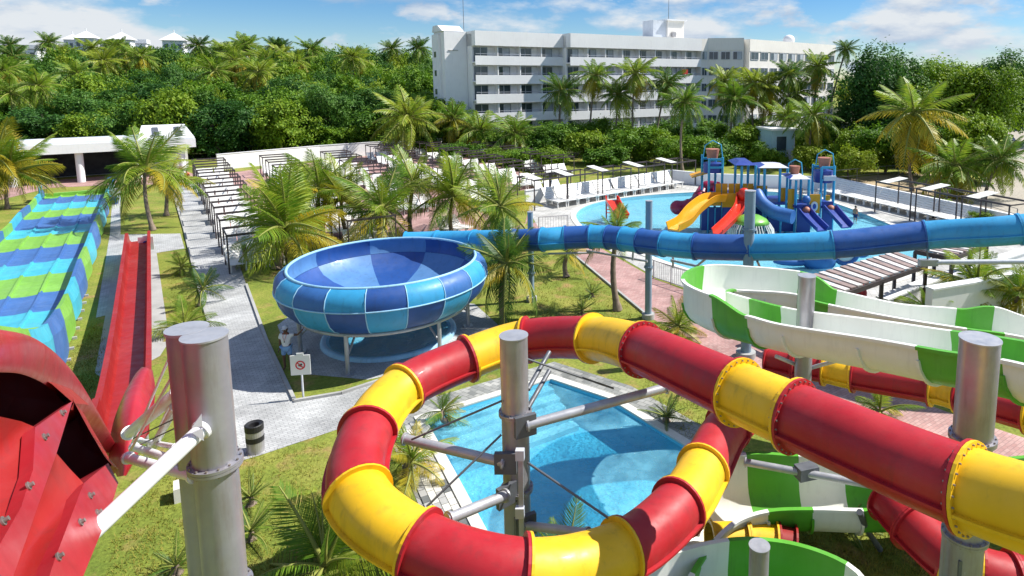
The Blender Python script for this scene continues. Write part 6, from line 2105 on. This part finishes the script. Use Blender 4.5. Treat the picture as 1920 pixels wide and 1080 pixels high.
# palms in front of the hotel and in the background
mid_palms = [
    ((765, 298), (766, 222), 62, 'grey trunked palm at the forest edge left of the yellowing palm', 'green'),
    ((848, 292), (850, 222), 42, 'palm with drooping yellow skirt in front of the hotel', 'yellow'),
    ((902, 292), (900, 245), 50, 'green palm right of the yellow skirted palm', 'mixed'),
    ((968, 300), (966, 250), 52, 'palm below the hotel balconies with pale lower fronds', 'mixed'),
    ((1052, 290), (1054, 172), 44, 'dark palm in front of the step in the hotel facade', 'dark'),
    ((1106, 292), (1117, 142), 40, 'tall slim palm leaning right against the hotel facade', 'mixed'),
    ((1160, 292), (1160, 178), 44, 'shorter dark palm between two tall ones at the hotel', 'dark'),
    ((1190, 294), (1191, 138), 42, 'tallest palm in the middle of the hotel facade', 'mixed'),
    ((1226, 292), (1250, 158), 40, 'palm leaning right below the lift housing', 'dark'),
    ((1280, 325), (1284, 192), 48, 'bright green palm on a thin pale trunk above the shade frames', 'green'),
    ((1372, 300), (1378, 186), 44, 'light green palm in front of the hotel corner', 'green'),
    ((1392, 292), (1358, 150), 34, 'palm by the hotel corner windows', 'mixed'),
    ((1418, 296), (1412, 158), 44, 'left palm of the dense group at the hotel right wing', 'mixed'),
    ((1432, 294), (1438, 164), 46, 'middle palm of the dense group at the hotel right wing', 'mixed'),
    ((1484, 296), (1480, 140), 40, 'right palm of the dense group at the hotel right wing', 'dark'),
    ((1496, 292), (1492, 176), 42, 'dark palm in front of the hotel right wing', 'dark'),
    ((1530, 290), (1534, 125), 40, 'palm near the right end of the hotel below its roof', 'mixed'),
    ((1475, 305), (1478, 222), 40, 'round headed palm in front of the pale blue hut', 'green'),
    ((1522, 318), (1526, 218), 46, 'yellow green palm right of the pale blue hut', 'mixed'),
    ((1710, 358), (1714, 212), 86, 'large palm with hanging yellow fronds above the sandy yard', 'yellow'),
    ((1788, 372), (1790, 312), 66, 'bushy palm right of the yellow fronded one', 'mixed'),
    ((1845, 378), (1878, 300), 60, 'slanting palm leaning over the pale road', 'dark'),
    ((1538, 292), (1586, 92), 24, 'small palm top just above the roof end of the hotel', 'dark'),
]
for k, (b, c, L, lab, st) in enumerate(mid_palms):
    palm_px(b, c, L * 1.18, lab, style=st, seed=100 + k, r0=0.17 if k not in (0,) else 0.3, group='palms by the hotel and yard', bend=0.35)

# ================================================================== broadleaf trees and shrubs
def foliage(seed, nclump, nleaf, leaf, mat, shape=(1, 1, 0.8), lobes=11, hollow=0.55):
    """unit crown (radius ~1, base at z=0): leaf-sized faces in uneven clumps"""
    r = random.Random(seed)
    mb = MB()
    gi = mb.m(mat)
    lob = []
    for k in range(lobes):
        a = r.uniform(0, 6.28); q = r.uniform(0.15, 0.80)
        lob.append((Vector((math.cos(a) * q * shape[0], math.sin(a) * q * shape[1], r.uniform(0.30, 1.25) * shape[2])), r.uniform(0.22, 0.46)))
    for c in range(nclump):
        lc, lr = lob[r.randrange(lobes)]
        u = Vector((r.gauss(0, 1), r.gauss(0, 1), r.gauss(0.25, 1))).normalized()
        p = lc + u * lr * r.uniform(hollow, 1.08)
        if p.z < 0.05: p.z = r.uniform(0.05, 0.3)
        cr = r.uniform(0.09, 0.19)
        for i in range(nleaf):
            d = Vector((r.gauss(0, 1), r.gauss(0, 1), r.gauss(0, 0.75))) * cr * 0.62
            q = p + d
            nrm = (u * 0.7 + Vector((r.gauss(0, 0.5), r.gauss(0, 0.5), 0.55 + r.gauss(0, 0.4)))).normalized()
            t = nrm.orthogonal().normalized()
            t = Quaternion(nrm, r.uniform(0, 6.28)) @ t
            b = nrm.cross(t)
            l = leaf * r.uniform(0.7, 1.3)
            o = len(mb.v)
            mb.v += [q - t * l, q + b * l * 0.55 + nrm * l * 0.15, q + t * l, q - b * l * 0.55 + nrm * l * 0.15]
            mb.f.append([o, o + 1, o + 2, o + 3]); mb.mi.append(gi); mb.sm.append(False)
    return mb.mesh('crown')
CR = {'leaf': [foliage(i, 190, 56, 0.042, 'leaf', (1, 1, 0.85)) for i in range(4)],
      'dark': [foliage(20 + i, 190, 56, 0.040, 'leaf_dark', (1, 1, 0.95)) for i in range(2)],
      'lime': [foliage(40 + i, 190, 56, 0.042, 'leaf_lime', (1, 1, 0.85)) for i in range(2)],
      'bigdark': [foliage(60, 460, 46, 0.032, 'leaf_dark', (1, 1, 1.1), 15, 0.6)],
      'bigleaf': [foliage(70, 420, 44, 0.034, 'leaf', (1, 1, 0.9), 13, 0.6)],
      'biglime': [foliage(75, 420, 44, 0.034, 'leaf_lime', (1, 1, 0.9), 13, 0.6)],
      'shrub': [foliage(80 + i, 170, 50, 0.045, 'leaf', (1, 1, 0.7), 6) for i in range(2)],
      'shrub_lime': [foliage(90 + i, 170, 50, 0.045, 'leaf_lime', (1, 1, 0.7), 6) for i in range(2)]}
ZMAX = {m_.name: max(v.co.z for v in m_.vertices) for l_ in CR.values() for m_ in l_}
def limb_mesh(seed):
    r = random.Random(seed)
    mb = MB()
    top = Vector((r.uniform(-0.08, 0.08), r.uniform(-0.08, 0.08), 1.0))
    mb.tube([Vector((0, 0, 0)), Vector((0.02, 0.01, 0.4)), top * 0.75, top], [0.055, 0.042, 0.034, 0.022], 'bark', n=8)
    for k in range(5):
        a = k * 1.3 + r.uniform(-0.3, 0.3)
        s = top * r.uniform(0.55, 0.9)
        d = Vector((math.cos(a), math.sin(a), r.uniform(0.6, 1.1)))
        mb.tube([s, s + d * 0.16, s + d * 0.34 + Vector((0, 0, 0.06))], [0.022, 0.015, 0.007], 'bark', n=6)
    return mb.mesh('trunk')
LIMB = [limb_mesh(i) for i in range(3)]
def tree(p, ht, rad, kind, label, group, seed, name='broadleaf_tree', cz=0.36):
    r = random.Random(seed)
    e = thing(name, label, 'tree' if name != 'shrub' else 'shrub', (p[0], p[1], 0), group)
    o = bpy.data.objects.new('stem' if name == 'shrub' else 'trunk', LIMB[seed % 3]); COL.objects.link(o); o.parent = e
    o.scale = (ht * 0.52,) * 3
    o.rotation_euler = (0, 0, r.uniform(0, 6.28))
    ms = CR[kind]
    zmax = ZMAX[ms[seed % len(ms)].name]
    c = bpy.data.objects.new('foliage' if name == 'shrub' else 'crown', ms[seed % len(ms)]); COL.objects.link(c); c.parent = e
    c.location = (0, 0, ht * cz if name != 'shrub' else 0.0)
    c.scale = (rad, rad, (ht * (1 - cz)) / zmax if name != 'shrub' else ht / zmax)
    c.rotation_euler = (0, 0, r.uniform(0, 6.28))
    return e
# the forest behind the terrace, left of the hotel: shorter at its edge, taller behind
fr = random.Random(77)
cnt = 0
GRP = 'trees of the dense forest'
def WHERE(px):
    return ('beyond the service building' if px < 120 else 'behind the service building' if px < 350 else 'behind the left sunbed frames' if px < 520 else 'behind the middle sunbed frames' if px < 680 else 'beside the hotel')
pts_done = []
def forest_edge(x): 
    if x < -57: return 93
    if x < -38: return 92 + (x + 57) * 0.5
    if x < -24: return 101
    return 100
row = 0
y = 0
for row in range(11):
    dx = 6.2
    off = fr.uniform(0, dx)
    depth = row * 6.4
    x = -128 - row * 6
    while x < -26 + row * 0.2:
        xx = x + fr.uniform(-1.8, 1.8)
        yy = forest_edge(xx) + depth + fr.uniform(-2.2, 2.2)
        px = CX + FPX * xx / yy
        if -80 < px < 830:
            ht = min(19.2, 8.8 + depth * 0.165 + fr.uniform(-1.6, 2.0))
            k = fr.random()
            if k < 0.28 and row > 0:
                palm((xx, yy, 0), (xx + fr.uniform(-1, 1), yy, ht + fr.uniform(-0.8, 0.6)), fr.uniform(3.2, 4.2), 'feathery palm growing up through the ' + ('front' if row < 3 else 'middle' if row < 6 else 'rear') + ' of the forest ' + WHERE(px), style=fr.choice(['green', 'mixed', 'dark', 'mixed']), seed=900 + cnt, r0=0.16, group='palms of the dense forest')
            else:
                kind = 'lime' if k > 0.86 else ('dark' if k > 0.66 else 'leaf')
                lab = {'leaf': 'mid green leafy tree in the dense forest behind the sunbeds', 'lime': 'lime green leafy tree in the dense forest behind the sunbeds', 'dark': 'dark green leafy tree in the dense forest behind the sunbeds'}[kind]
                lab = lab.split(' in the dense')[0] + ' in the ' + ('front' if row < 2 else 'near part' if row < 4 else 'middle' if row < 7 else 'rear') + ' of the forest ' + WHERE(px)
                tree((xx, yy), ht, fr.uniform(4.2, 5.6), kind, lab, GRP, 2000 + cnt, cz=0.06 if row == 0 else 0.18)
            cnt += 1
        x += dx * fr.uniform(0.8, 1.2)
# a last skyline row
for k in range(26):
    xx = -150 + k * 5.4 + fr.uniform(-2, 2); yy = 172 + fr.uniform(-6, 10)
    tree((xx, yy), fr.uniform(19.2, 21.4), fr.uniform(5.0, 6.5), fr.choice(['leaf', 'dark', 'dark']), 'far tree on the skyline of the forest, %s from the left' % (ORD[k] if k < 20 else ['twenty first', 'twenty second', 'twenty third', 'twenty fourth', 'twenty fifth', 'twenty sixth'][k - 20]), 'skyline trees', 3000 + k)
for k, (px, py) in enumerate(((90, 80), (18, 86), (372, 86), (515, 88), (735, 92), (785, 90), (445, 96))):
    c = A(px, py, 150)
    palm((c.x, c.y, 0), c, 3.6, 'palm head standing above the skyline, %s of seven from the left' % ['second', 'first', 'third', 'fifth', 'sixth', 'seventh', 'fourth'][k], style='dark', seed=1200 + k, r0=0.16, group='palm heads above the skyline')
# vine covered thin column in the forest edge
for k, (px, py, h_) in enumerate(((420, 150, 1), (318, 160, 1))):
    b = G(px, 284)
    tree((b.x, b.y), 10.5, 1.4, 'lime', ['slender vine covered tree at the forest edge', 'tall thin leafy tree near the service building'][k], None, 3100 + k, cz=0.1)
# bushes along the forest edge and behind the pool
bush = [(835, 288, 6.5, 4.2, 'leaf'), (880, 286, 6.0, 4.0, 'leaf'), (925, 290, 5.0, 4.0, 'leaf'), (1000, 296, 5.2, 4.0, 'leaf'), (1060, 296, 5.6, 4.2, 'leaf'), (740, 284, 6.0, 4.4, 'leaf'), (1165, 290, 5.6, 4.2, 'leaf'), (1410, 288, 6.0, 4.2, 'leaf'), (1470, 296, 5.0, 3.6, 'leaf'), (1550, 300, 6.0, 4.0, 'leaf'), (395, 268, 5.5, 4.5, 'leaf'), (445, 280, 4.5, 4.0, 'leaf'), (520, 285, 4.0, 4.0, 'shrub'), (600, 284, 4.2, 4.0, 'leaf'), (690, 278, 4.5, 4.4, 'leaf'), (800, 292, 3.2, 3.2, 'shrub_lime'), (860, 305, 2.8, 3.0, 'shrub'), (930, 312, 2.6, 3.0, 'shrub_lime'),
        (985, 318, 2.8, 3.2, 'shrub'), (1040, 316, 3.0, 3.4, 'shrub_lime'), (1095, 306, 4.6, 4.2, 'shrub_lime'), (1150, 308, 4.0, 4.0, 'shrub'), (1200, 300, 5.2, 4.4, 'shrub'), (1240, 306, 4.6, 3.8, 'shrub_lime'), (1290, 312, 4.4, 3.6, 'shrub'),
        (1340, 306, 5.2, 4.2, 'shrub'), (1390, 302, 5.4, 4.0, 'shrub_lime'), (1430, 312, 3.6, 2.8, 'shrub'), (1510, 320, 3.4, 2.8, 'shrub_lime'), (1590, 335, 4.0, 3.0, 'shrub_lime'), (1560, 318, 3.4, 3.0, 'shrub'), (1120, 290, 6.0, 4.0, 'leaf'), (1260, 288, 5.5, 4.0, 'leaf'), (1340, 284, 5.5, 4.0, 'leaf')]
_tens = ORD + ['twenty ' + o_ for o_ in ORD[:9]] + ['thirtieth'] + ['thirty ' + o_ for o_ in ORD[:9]]
_srt = sorted(range(len(bush)), key=lambda i_: bush[i_][0])
BO = {i_: _tens[n_] for n_, i_ in enumerate(_srt)}
for k, (px, py, h_, rd, kind) in enumerate(bush):
    b = G(px, py)
    side = 'at the forest edge behind the sunbeds' if px < 830 else ('between the hotel and the shade frames' if px < 1300 else 'behind the play towers')
    hue = 'yellow green' if 'lime' in kind else 'mid green'
    tree((b.x, b.y), h_, rd, kind, '%s rounded shrub %s, %s from the left' % (hue, side, BO[k]), 'shrubs behind the terrace and pool', 3300 + k, name='shrub')
# big trees at the right
right = [(1640, 302, 16.6, 6.6, 'bigdark', 'huge dark green tree at the right end of the hotel', 0.10), (1700, 300, 15.0, 6.5, 'bigdark', 'dark broad tree right of the huge one', 0.15), (1740, 300, 14.6, 6.0, 'bigleaf', 'mid green tree behind the yellow fronded palm', 0.15),
         (1790, 310, 13.5, 6.0, 'biglime', 'yellow green tree in the middle of the right tree line', 0.15), (1826, 306, 13.4, 5.4, 'biglime', 'bright tree at the road, second from the right edge', 0.15), (1912, 236, 15.5, 7.0, 'bigleaf', 'tree at the right picture edge beyond the road', 0.15),
         (1660, 326, 7.0, 4.2, 'leaf', 'bushy tree at the foot of the huge dark tree', 0.1), (1740, 332, 7.5, 4.0, 'leaf', 'bushy tree between two palms by the sandy yard', 0.1), (1790, 340, 8.0, 4.5, 'lime', 'bushy yellow green tree beside the bushy palm', 0.08), (1812, 336, 8.0, 3.6, 'leaf', 'bushy tree beside the pale road', 0.1),
         (1610, 322, 6.0, 3.6, 'lime', 'bright bushy tree behind the right bucket tower', 0.08), (1950, 270, 17, 8, 'bigdark', 'dark tree beyond the road at the far right', 0.15)]
for k, (px, py, h_, rd, kind, lab, cz) in enumerate(right):
    b = G(px, py)
    tree((b.x, b.y), h_, rd, kind, lab, None, 3500 + k, cz=cz)
for k in range(12):
    b = A(1640 + k * 30 + fr.uniform(-10, 10), 120, 150 + fr.uniform(-15, 25))
    tree((b.x, b.y), fr.uniform(13.5, 16.5), fr.uniform(6, 8), fr.choice(['leaf', 'dark', 'lime']), 'far tree on the skyline right of the hotel, %s from the left' % ORD[k], 'skyline trees at right', 3600 + k)
for k, (px, py, h_, rd) in enumerate(((1770, 402, 1.4, 1.5), (1745, 392, 1.1, 1.2), (1845, 424, 1.3, 1.5))):
    b = G(px, py)
    tree((b.x, b.y), h_, rd, 'shrub_lime', ['bright shrub behind the right pool wall', 'small bright shrub beside another behind the right wall', 'shrub behind the wall under the blue tube end'][k], None, 3700 + k, name='shrub')
